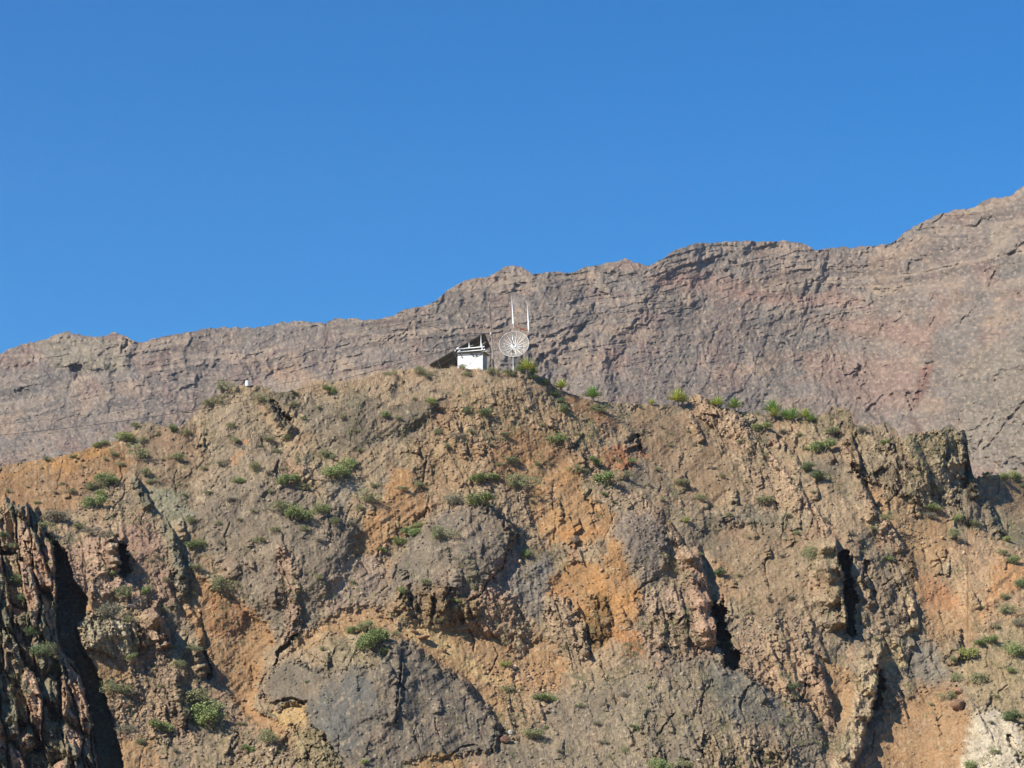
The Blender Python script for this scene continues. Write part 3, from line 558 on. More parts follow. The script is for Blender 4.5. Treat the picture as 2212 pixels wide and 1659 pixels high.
#--OBJECTS--
# ---------------------------------------------------------------- object helpers
class MB:
    def __init__(s): s.v = []; s.f = []; s.c = []
    def add(s, vs, fs, c=None):
        b = len(s.v); s.v += [tuple(map(float, p)) for p in vs]; s.f += [tuple(b + i for i in f) for f in fs]
        if c is not None: s.c += [c] * len(vs)
    def tube(s, pts, r, n=8, r2=None, cap=True):
        pts = [Vector(p) for p in pts]; rings = []; m = len(pts)
        for i, p in enumerate(pts):
            t = (pts[min(i + 1, m - 1)] - pts[max(i - 1, 0)]).normalized()
            a = t.cross(Vector((0, 0, 1))); a = (t.cross(Vector((0, 1, 0))) if a.length < .1 else a).normalized(); b = t.cross(a)
            rr = r if r2 is None else r + (r2 - r) * i / (m - 1)
            rings.append([p + (a * math.cos(k * 2 * math.pi / n) + b * math.sin(k * 2 * math.pi / n)) * rr for k in range(n)])
        vs = [q for R in rings for q in R]; fs = []
        for i in range(m - 1):
            for k in range(n): fs.append((i * n + k, i * n + (k + 1) % n, (i + 1) * n + (k + 1) % n, (i + 1) * n + k))
        if cap: fs += [tuple(range(n)), tuple((m - 1) * n + k for k in reversed(range(n)))]
        s.add(vs, fs)
    def box(s, o, ax, ay, az):
        """corner o and three edge vectors"""
        o, ax, ay, az = map(Vector, (o, ax, ay, az))
        vs = [o + ax * i + ay * j + az * k for k in (0, 1) for j in (0, 1) for i in (0, 1)]
        s.add(vs, [(0, 2, 3, 1), (4, 5, 7, 6), (0, 1, 5, 4), (2, 6, 7, 3), (0, 4, 6, 2), (1, 3, 7, 5)])
    def mesh(s, name, mat, smooth=False):
        me = bpy.data.meshes.new(name); me.from_pydata(s.v, [], s.f); me.materials.append(mat)
        if s.c:
            ca = me.color_attributes.new('Col', 'FLOAT_COLOR', 'POINT'); ca.data.foreach_set('color', np.array([tuple(c) + (1,) for c in s.c], F).ravel())
        if smooth: me.polygons.foreach_set('use_smooth', [True] * len(me.polygons))
        me.update(); return me
    def build(s, name, mat, parent=None, smooth=False):
        o = bpy.data.objects.new(name, s.mesh(name, mat, smooth)); col.objects.link(o)
        if parent is not None: o.parent = parent
        return o
def tag(o, label=None, cat=None, group=None, kind=None):
    if label: o['label'] = label
    if cat: o['category'] = cat
    if group: o['group'] = group
    if kind: o['kind'] = kind
    return o
def empty(name, loc, rz=0):
    o = bpy.data.objects.new(name, None); col.objects.link(o); o.location = loc; o.rotation_euler = (0, 0, rz); o.empty_display_size = .3; return o

M_WHITE = mat_simple('white_painted_render', (238, 240, 232), .8, 0, .06, 3, .2)
M_SIDE_SHADE = mat_simple('shaded_side_render', (158, 160, 148), .85, 0, .2, 2, .2)  # same render as the walls, with the side's shade painted in as grey
M_PIPE = mat_simple('white_pipe', (246, 247, 242), .5, 0, .04, 6)
M_WOOD = mat_simple('weathered_timber', (128, 112, 92), .85, 0, .2, 6, .3)
M_ROOF = mat_simple('lichened_roof_edge', (134, 126, 92), .8, 0, .25, 9, .3)
M_PANEL = mat_simple('panel_backing', (80, 77, 66), .5, 0, .12, 5)
M_FRAME = mat_simple('aluminium_frame', (190, 188, 176), .5, .3, .08, 6)
M_DARK = mat_simple('dark_metal', (48, 46, 44), .6, .2, .1, 6)
M_CABLE = mat_simple('black_cable', (56, 52, 50), .7, 0, .05, 6)
M_RUST = mat_simple('red_oxide_steel', (148, 84, 60), .7, 0, .15, 8)
M_GALV = mat_simple('galvanised_tube', (205, 205, 200), .5, .2, .1, 6)
M_ALGAE = mat_simple('pole_timber', (146, 136, 124), .9, 0, .2, 5, .3)
def mat_mesh():
    m, t, b = nodes('dish_mesh'); N = t.nodes
    b.inputs['Base Color'].default_value = (*lin((178, 166, 148)), 1); b.inputs['Roughness'].default_value = .6
    tr = N.new('ShaderNodeBsdfTransparent'); mx = N.new('ShaderNodeMixShader'); mx.inputs[0].default_value = .34
    tc = N.new('ShaderNodeTexCoord'); ns = N.new('ShaderNodeTexNoise'); ns.inputs['Scale'].default_value = 1.2
    mr = N.new('ShaderNodeMapRange'); mr.inputs[3].default_value = .38; mr.inputs[4].default_value = .52
    t.links.new(tc.outputs['Object'], ns.inputs['Vector']); t.links.new(ns.outputs['Fac'], mr.inputs[0]); t.links.new(mr.outputs[0], mx.inputs[0])
    out = N['Material Output']; t.links.new(tr.outputs[0], mx.inputs[1]); t.links.new(b.outputs[0], mx.inputs[2]); t.links.new(mx.outputs[0], out.inputs[0]); return m
def mat_leaf(name, c, var=.3, rough=.7):
    m, t, b = nodes(name); N = t.nodes
    g = N.new('ShaderNodeNewGeometry'); oi = N.new('ShaderNodeObjectInfo')
    tc = N.new('ShaderNodeTexCoord'); ns = N.new('ShaderNodeTexNoise'); ns.inputs['Scale'].default_value = 5; ns.inputs['Detail'].default_value = 4
    t.links.new(tc.outputs['Object'], ns.inputs['Vector'])
    a = N.new('ShaderNodeMath'); a.operation = 'MULTIPLY_ADD'; a.inputs[1].default_value = .5; t.links.new(ns.outputs['Fac'], a.inputs[0]); t.links.new(g.outputs['Random Per Island'], a.inputs[2])
    mr = N.new('ShaderNodeMapRange'); mr.inputs[1].default_value = 0; mr.inputs[2].default_value = 1.4; mr.inputs[3].default_value = 1 - var; mr.inputs[4].default_value = 1 + var * 1.3
    t.links.new(a.outputs[0], mr.inputs[0])
    hs = N.new('ShaderNodeHueSaturation'); hs.inputs['Color'].default_value = (*[q * .98 for q in lin(c)], 1)
    m2 = N.new('ShaderNodeMapRange'); m2.inputs[3].default_value = .49; m2.inputs[4].default_value = .515; t.links.new(oi.outputs['Random'], m2.inputs[0]); t.links.new(m2.outputs[0], hs.inputs['Hue'])
    t.links.new(mr.outputs[0], hs.inputs['Value']); t.links.new(hs.outputs[0], b.inputs['Base Color'])
    b.inputs['Roughness'].default_value = rough; b.inputs['Specular IOR Level'].default_value = .25
    return m
M_LEAF = {'g': mat_leaf('fresh_green_leaves', (138, 148, 92)), 'o': mat_leaf('olive_leaves', (146, 146, 102)), 'd': mat_leaf('dry_grey_leaves', (140, 134, 110)), 'k': mat_leaf('dusky_leaves', (112, 124, 82)), 'p': mat_leaf('pale_green_leaves', (158, 162, 96))}
M_TWIG = mat_simple('grey_twigs', (120, 108, 96), .9, 0, .2, 8)
M_AGAVE = mat_leaf('agave_green', (136, 160, 84), .25, .45); M_AGAVEP = mat_leaf('agave_yellow', (178, 184, 96), .25, .45)
M_GRASS = mat_leaf('dry_grass_blades', (212, 188, 152), .28, .8)
M_SCRUB = mat_leaf('low_scrub', (136, 134, 94), .35, .8)
def mat_stone():
    m, t, b = nodes('loose_stone'); N = t.nodes
    at = N.new('ShaderNodeAttribute'); at.attribute_name = 'Col'; tc = N.new('ShaderNodeTexCoord'); ns = N.new('ShaderNodeTexNoise'); ns.inputs['Scale'].default_value = 9; ns.inputs['Detail'].default_value = 6
    t.links.new(tc.outputs['Object'], ns.inputs['Vector'])
    mr = N.new('ShaderNodeMapRange'); mr.inputs[1].default_value = .3; mr.inputs[2].default_value = .7; mr.inputs[3].default_value = .75; mr.inputs[4].default_value = 1.25; t.links.new(ns.outputs['Fac'], mr.inputs[0])
    vm = N.new('ShaderNodeVectorMath'); vm.operation = 'SCALE'; t.links.new(at.outputs['Color'], vm.inputs[0]); t.links.new(mr.outputs[0], vm.inputs['Scale']); t.links.new(vm.outputs[0], b.inputs['Base Color'])
    bp = N.new('ShaderNodeBump'); bp.inputs['Strength'].default_value = .7; bp.inputs['Distance'].default_value = .05; t.links.new(ns.outputs['Fac'], bp.inputs['Height']); t.links.new(bp.outputs[0], b.inputs['Normal'])
    b.inputs['Roughness'].default_value = .95; return m
M_STONE = mat_stone()

# close-up grid of the summit: cx, cy are fine bearings around the hut
def Q(cx, cy, Y):
    p = W(909.6 + cx * .1206, 618.5 + cy * .1206, Y); return Vector((float(p[0]), float(p[1]), float(p[2])))
YH = 251.6
px = (Q(1000, 1000, YH) - Q(0, 1000, YH)).length / 1000.0

# ---- white hut
def hut():
    o0 = Q(655, 1480, YH); rz = math.radians(-14.0)
    r = empty('equipment_hut', o0, rz); tag(r, 'small white rendered hut with pipe rails on its roof, on the hilltop', 'hut')
    Wd = 448 * px / math.cos(rz); H = 275 * px; D = 1.75
    def L(cx, cy, y=0.0): return Vector(((cx - 655) * px / math.cos(rz), y, (1480 - cy) * px))
    m = MB(); t = .12
    m.box((0, 0, -1.2), (Wd, 0, 0), (0, t, 0), (0, 0, H + 1.2)); m.box((0, D - t, -1.2), (Wd, 0, 0), (0, t, 0), (0, 0, H + 1.2))
    m.box((0, t, -1.2), (t, 0, 0), (0, D - 2 * t, 0), (0, 0, H + 1.2))
    m.build('wall', M_WHITE, r)
    m = MB(); m.box((Wd - t, t, -1.2), (t - .003, 0, 0), (0, D - 2 * t, 0), (0, 0, H + 1.2)); m.build('side_wall', M_SIDE_SHADE, r)
    m = MB(); m.box((-.18, -.14, H + .003), (Wd + .42, 0, 0), (0, D + .3, 0), (0, 0, .10))
    for i in range(19):
        x = -.17 + i * (Wd + .36) / 18; m.tube([(x, -.16, H + .11), (x, D + .16, H + .11)], .035, 6)
    m.build('roof', M_ROOF, r)
    m = MB(); m.box((-.19, -.19, H - .02), (Wd + .44, 0, 0), (0, .045, 0), (0, 0, .06)); m.build('fascia_board', M_DARK, r)
    def pipe(name, pts, rad, mat=M_PIPE):
        m = MB(); m.tube(pts, rad, 10); return m.build(name, mat, r, True)
    f = -.22
    pipe('rail', [L(660, 1182, f), L(1150, 1160, f)], .045)
    pipe('rail', [L(645, 1128, f), L(1145, 1106, f)], .05)
    pipe('rail', [L(675, 1180, .9), L(1130, 1150, .9)], .04)
    pipe('rail_elbow', [L(645, 1130, f), L(655, 1112, f), L(688, 1102, f)], .055)
    pipe('rail_elbow', [L(662, 1182, f), L(690, 1165, f), L(712, 1150, f)], .055)
    pipe('rail_post', [L(872, 1118, f), L(868, 1018, f)], .05)
    pipe('rail_post', [L(1084, 1110, f), L(1083, 895, f)], .05)
    pipe('rail_post', [L(1106, 1160, f - .05), L(1105, 1050, f - .05)], .045)
    pipe('end_cap', [L(622, 1165, f), L(622, 1125, f)], .08, M_FRAME)
    pipe('end_cap', [L(1148, 1165, f), L(1148, 1140, f)], .06)
    pipe('brace', [L(740, 1150, -.1), L(900, 1030, .7)], .02, M_FRAME); pipe('brace', [L(920, 1150, -.1), L(1130, 985, .8)], .02, M_FRAME)
    for a, b in (((690, 1190), (735, 1270)), ((880, 1190), (932, 1250)), ((985, 1195), (995, 1250))):
        pipe('dark_bar', [L(*a, -.20), L(*b, -.03)], .025, M_DARK)  # thin dark diagonal bars from the eave down to the wall
        m = MB(); c = L(*b, -.05); m.box(c - Vector((.05, .04, .06)), (.1, 0, 0), (0, .07, 0), (0, 0, .11)); m.build('insulator', M_DARK, r)
    for s_, e_, sag in (((860, 1195), (1100, 1225), 60), ((905, 1200), (1095, 1215), 42)):
        pts = [L(s_[0] + (e_[0] - s_[0]) * k / 12, s_[1] + (e_[1] - s_[1]) * k / 12 + sag * 4 * (k / 12) * (1 - k / 12), -.05) for k in range(13)]
        pipe('wire', pts, .014, M_CABLE)
    pipe('wire', [L(930, 1255, -.04), L(850, 1420, -.03)], .008, M_CABLE); pipe('wire', [L(995, 1255, -.04), L(870, 1420, -.03)], .008, M_CABLE)
hut()
# ---- tilted solar array behind the hut
def solar():
    A = Q(150, 1400, 254.2); B = Q(1135, 832, 254.2); Cc = Q(1240, 1087, 256.0); D = A + Cc - B
    base = Vector(((A.x + B.x) / 2, 255.2, A.z - .6)); r = empty('solar_array', base)
    tag(r, 'long tilted bank of solar panels seen from its dark underside behind the hut', 'solar panels')
    e1 = B - A; e2 = D - A; n = e1.cross(e2).normalized(); 
    NC, NR = 7, 3
    for j in range(NR):
        for i in range(NC):
            g1 = .006; g2 = .02
            o = A - base + e1 * ((i + g1) / NC) + e2 * ((j + g2) / NR) 
            m = MB(); m.box(o, e1 * ((1 - 2 * g1) / NC), e2 * ((1 - 2 * g2) / NR), n * .035)
            m.box(o + e1 * (.10 / NC) + e2 * (.08 / NR) + n * .036, e1 * (.8 / NC), e2 * (.84 / NR), n * .012)
            m.build('solar_panel', M_PANEL, r)
    for j in range(NR + 1):
        o = A - base + e2 * (j / NR) - n * .03
        for sgn in (-1, 1):
            m = MB(); m.box(o + n * (.05 * sgn) - e2 * .005, e1, e2 * .010, n * .012); m.build('rail', M_FRAME if 0 < j < NR else M_PANEL, r)
    for i in (1, 3, 5, 7):
        o = A - base + e1 * (i / NC - .0)
        m = MB(); m.tube([o + n * -.05, o + e2 - n * .05], .03, 6); m.build('crossbar', M_FRAME, r)
        for q in (o, o + e2):
            m = MB(); m.tube([q, Vector((q.x, q.y, -1.6))], .035, 6); m.build('leg', M_DARK, r)
solar()
# ---- leaning timber pole
def pole():
    a = Q(1304, 1400, 252.6); b = Q(1226, 335, 252.6); a.z -= 1.0
    r = empty('timber_pole', a); tag(r, 'tall grey wooden pole leaning between the hut and the dish', 'pole')
    m = MB(); m.tube([(0, 0, 0), (b - a) * .5 + Vector((.03, 0, 0)), b - a], .085, 10, .045); m.build('pole', M_ALGAE, r, True)
    c = Q(1249, 845, 252.5) - a; m = MB(); m.tube([c - Vector((0, .03, .09)), c + Vector((0, -.03, .09))], .075, 8); m.build('clamp', M_PIPE, r)
    m = MB(); m.tube([Q(1240, 560, 252.5) - a, Q(1170, 1140, 251.9) - a], .008, 4); m.build('stay_wire', M_CABLE, r)
    m = MB(); m.tube([Q(1262, 900, 252.5) - a, Q(1400, 1030, 251.9) - a], .008, 4); m.build('stay_wire', M_CABLE, r)
pole()
# ---- mesh dish
def dish():
    c = Q(1664, 1034, 250.9); foot = Q(1652, 1470, 251.3); foot.z -= .8
    r = empty('satellite_dish', foot); tag(r, 'round see-through mesh dish with white ribs on a thin white post', 'satellite dish')
    n = Vector((-.10, -.92, .36)).normalized(); ux = n.cross(Vector((0, 0, 1))).normalized() * -1; uy = n.cross(ux).normalized()
    if uy.z < 0: uy = -uy
    R = 267 * px; dep = .46
    def P(rad, a, off=0): return c - foot + (ux * math.cos(a) + uy * math.sin(a)) * rad + n * (-dep * (1 - (rad / R) ** 2) + off)
    K = 64; m = MB(); vs = []; fs = []
    for i in range(13):
        for k in range(K): vs.append(P(max(R * i / 12, .02), k * 2 * math.pi / K))
    for i in range(12):
        for k in range(K): fs.append((i * K + k, i * K + (k + 1) % K, (i + 1) * K + (k + 1) % K, (i + 1) * K + k))
    m.add(vs, fs); m.build('mesh_reflector', mat_mesh(), r, True)
    for rr, th, nm in ((R, .016, 'rim'), (R * .66, .007, 'hoop')):
        m = MB(); m.tube([P(rr, k * 2 * math.pi / K) for k in range(K + 1)], th, 6); m.build(nm, M_PIPE, r, True)
    for i in range(16):
        a = (i + .55) * 2 * math.pi / 16; m = MB()
        m.tube([P(R * q, a, .035) for q in (.08, .3, .55, .8, 1.0)], .040, 6, .009); m.build('rib', M_PIPE, r, True)
    m = MB(); m.tube([P(.01, 0, .0), P(.01, 0, .16)], .24, 16, .17); m.build('hub', M_PIPE, r, True)
    m = MB(); m.tube([P(.01, 0, .16), P(.01, 0, .22)], .035, 10); m.build('hub_cap', M_DARK, r)
    y = 251.25; m = MB(); m.tube([Vector((0, 0, 0)), Q(1650, 1245, y) - foot, Q(1648, 1100, y + .15) - foot, Q(1640, 1000, y) - foot], .05, 8); m.build('post', M_GALV, r, True)
    m = MB(); m.tube([Q(1641, 960, 250.3) - foot, Q(1639, 862, 250.3) - foot], .042, 8); m.build('feed_horn', M_PIPE, r, True)
    m = MB(); m.tube([Q(1640, 1050, 250.9) - foot, Q(1641, 958, 250.3) - foot], .018, 6); m.build('feed_arm', M_DARK, r)
    m = MB(); m.tube([Q(1640, 1190, 250.8) - foot, Q(1641, 1140, 250.8) - foot], .05, 6); m.build('tilt_bracket', M_DARK, r)
    for a, b in (((1628, 1280), (1552, 1450)), ((1752, 1285), (1672, 1450))):
        m = MB(); m.tube([Q(*a, 251.2) - foot, Q(*b, 251.4) - foot], .014, 5); m.build('strut', M_DARK, r)
dish()
# ---- twin rod antenna
def twin():
    foot = Q(1814, 1420, 252.2); foot.z -= .8
    r = empty('antenna_mast', foot); tag(r, 'mast behind the dish carrying a red brown crossbar and two tall white rods', 'antenna')
    m = MB(); m.tube([Vector((0, 0, 0)), Q(1803, 1240, 252.2) - foot], .075, 8); m.build('mast_base', M_DARK, r)
    m = MB(); m.tube([Q(1803, 1240, 252.2) - foot, Q(1790, 800, 252.2) - foot], .035, 8); m.build('mast', M_ALGAE, r)
    m = MB(); m.tube([Q(1785, 760, 252.2) - foot, Q(1766, 600, 252.2) - foot], .03, 6); m.build('mast_tip', M_ALGAE, r)
    m = MB(); m.tube([Q(1672, 708, 252.5) - foot, Q(1800, 756, 252.2) - foot, Q(1932, 800, 251.9) - foot], .062, 8); m.build('crossbar', M_RUST, r)
    m = MB(); q = Q(1792, 756, 252.0) - foot; m.box(q - Vector((.16, .06, .13)), (.32, 0, -.03), (0, .16, 0), (0, 0, .2)); m.build('clamp', M_RUST, r)
    for a, b, k, y in (((1650, 672), (1625, 150), (1667, 738), 252.4), ((1925, 775), (1906, 242), (1921, 825), 251.8)):
        m = MB(); m.tube([Q(*a, y) - foot, Q(*b, y) - foot], .062, 8, .058); o = m.build('antenna_rod', M_PIPE, r, True)
        m = MB(); m.tube([Q(a[0] + 2, a[1] + 5, y - .05) - foot, Q(*k, y - .05) - foot], .05, 8); m.build('rod_clamp', M_GALV, o)
twin()
# ---- white barrel on the left shoulder
def barrel():
    p = on_hill(534, 835); p.z += .06; p.y += .1; r = empty('water_barrel', p); tag(r, 'white barrel standing alone on the left shoulder of the hill', 'barrel')
    m = MB(); R = .19; prof = [(0, R * .94), (.03, R), (.22, R), (.24, R * 1.05), (.26, R), (.47, R), (.5, R * .96)]
    K = 20; vs = [(q * math.cos(k * 2 * math.pi / K), q * math.sin(k * 2 * math.pi / K), z) for z, q in prof for k in range(K)]
    m.add(vs, [(i * K + k, i * K + (k + 1) % K, (i + 1) * K + (k + 1) % K, (i + 1) * K + k) for i in range(len(prof) - 1) for k in range(K)]); m.build('body', M_PIPE, r)
    m = MB(); m.tube([(0, 0, .498), (0, 0, .53)], R * 1.03, K); m.build('lid', M_PIPE, r)
barrel()
# ---- cables
def cable(pts, ys, label, rad):
    n = 60; us = [p[0] for p in pts]; U = np.linspace(us[0], us[-1], n); c = np.array(pts, float)
    k = np.polyfit(c[:, 0], c[:, 1], 3); V = np.polyval(k, U); Yv = np.interp(U, [us[0], us[-1]], ys)
    m = MB(); q = [W(u, v, y) for u, v, y in zip(U, V, Yv)]; m.tube(q, rad, 5); o = m.build('overhead_cable', M_CABLE)
    tag(o, label, 'cable', 'overhead cables to the summit')
cable([(-160, 953), (0, 938.7), (200, 918.7), (367, 895), (500, 870), (600, 852), (737, 819), (870, 784), (987, 748)], (229, 253), 'lower and thicker of the two cables sagging left from the summit', .021)
cable([(-160, 928), (0, 915), (200, 897), (433, 858), (643, 822), (800, 792), (985, 752)], (232, 254.5), 'upper and thinner of the two cables sagging left from the summit', .014)

# ---------------------------------------------------------------- plants
def ball(rs):
    while True:
        p = Vector((rs.uniform(-1, 1), rs.uniform(-1, 1), rs.uniform(-1, 1)))
        if .05 < p.length < 1: return p
def foliage(seed, dens, leaf, open_):
    rs = random.Random(seed); m = MB(); lobes = []
    for i in range(rs.randint(5, 8)):
        a = rs.uniform(0, 6.28); d = rs.uniform(.08, .34); lobes.append((Vector((math.cos(a) * d, math.sin(a) * d, rs.uniform(.16, .42))), rs.uniform(.13, .24)))
    stems = MB()
    for c, rad in lobes:
        stems.tube([Vector((0, 0, -.08)), c * .55 + ball(rs) * .03, c], .012, 4, .006)
        nc = int(26 * dens)
        for _ in range(nc):
            b = ball(rs).normalized(); b = Vector((b.x * 1.15, b.y * 1.15, b.z * .85)); p = c + b * rad * rs.uniform(.55, 1.15)
            if p.z < .01: continue
            if rs.random() < open_: stems.tube([c * .8, p * 1.02], .005, 3, .003)
            cr = rad * rs.uniform(.16, .34)
            for _ in range(13):
                q = p + ball(rs) * cr; d1 = ball(rs).normalized() * leaf; d2 = d1.cross(ball(rs)).normalized() * leaf * .55
                m.add([q - d1 * .5, q + d2 * .5, q + d1 * .6, q - d2 * .5], [(0, 1, 2, 3)])
    return m, stems
KINDS = {'g': (1.9, .042, .12), 'p': (1.7, .042, .1), 'o': (1.5, .038, .4), 'd': (1.1, .034, .7), 'k': (1.7, .040, .3)}
BASE = {}
for kd, (dens, leaf, op) in KINDS.items():
    BASE[kd] = []
    for j in range(3):
        a, b = foliage(100 * ord(kd) + j, dens, leaf, op)
        BASE[kd].append((a.mesh('foliage', M_LEAF[kd]), b.mesh('stems', M_TWIG)))
LAND = [(1019,790,'white hut'),(1112,770,'mesh dish'),(534,830,'white barrel'),(1040,1180,'grey rock dome'),(1290,1290,'bright orange patch'),(1230,1110,'upper orange slope'),(840,1110,'orange tongue'),
 (740,1540,'bottom dark slab'),(980,1430,'pale orange gully'),(510,1350,'left orange gully'),(300,1180,'pink rock'),(235,1370,'pale blocky outcrop'),(110,1040,'left orange slope'),(60,1300,'shadowed left crag'),
 (1830,1280,'long black cleft'),(1565,1370,'wide black cleft'),(1970,1000,'craggy crest knob'),(1860,1530,'pale leaning rib'),(2150,1600,'white outcrop'),(1980,1160,'right orange hollow'),(1600,1540,'crusted grey slab'),
 (2140,1240,'pink orange spur'),(1540,890,'pinkish crest rocks'),(1650,1220,'bare brown slope'),(610,1210,'broad grey face'),(800,900,'dark upper face'),(1140,950,'brown upper slope')]
NUMW = ['zero', 'one', 'two', 'three', 'four', 'five', 'six', 'seven', 'eight', 'nine', 'ten', 'eleven', 'twelve', 'thirteen']
ORD = ['leftmost', 'second', 'third', 'fourth', 'fifth', 'sixth', 'seventh', 'eighth']
def near_words(u, v):
    d, L = min((math.hypot(u - l[0], v - l[1]), l) for l in LAND)
    du, dv = u - L[0], v - L[1]
    if d < 32: return 'beside the ' + L[2]
    if abs(dv) > 2.2 * abs(du): w_ = 'above' if dv < 0 else 'below'
    elif abs(du) > 2.2 * abs(dv): w_ = 'left of' if du < 0 else 'right of'
    else: w_ = ('upper ' if dv < 0 else 'lower ') + ('left of' if du < 0 else 'right of')
    return w_ + ' the ' + L[2]
def label_all(items, noun, plural):
    """items: (object, u, v, description)"""
    g = {}
    for it in items: g.setdefault((it[3], near_words(it[1], it[2])), []).append(it)
    for (ds, wh), L in g.items():
        L.sort(key=lambda i: i[1])
        for i, it in enumerate(L):
            if len(L) == 1: it[0]['label'] = f'{ds} {noun} {wh}'
            else:
                o_ = ('left' if i == 0 else 'right') if len(L) == 2 else ('rightmost' if i == len(L) - 1 else ORD[i])
                it[0]['label'] = (f'{o_} from left of the {ds} {plural} {wh}' if o_ in ORD[1:] else f'{o_} of the {NUMW[len(L)]} {ds} {plural} {wh}')
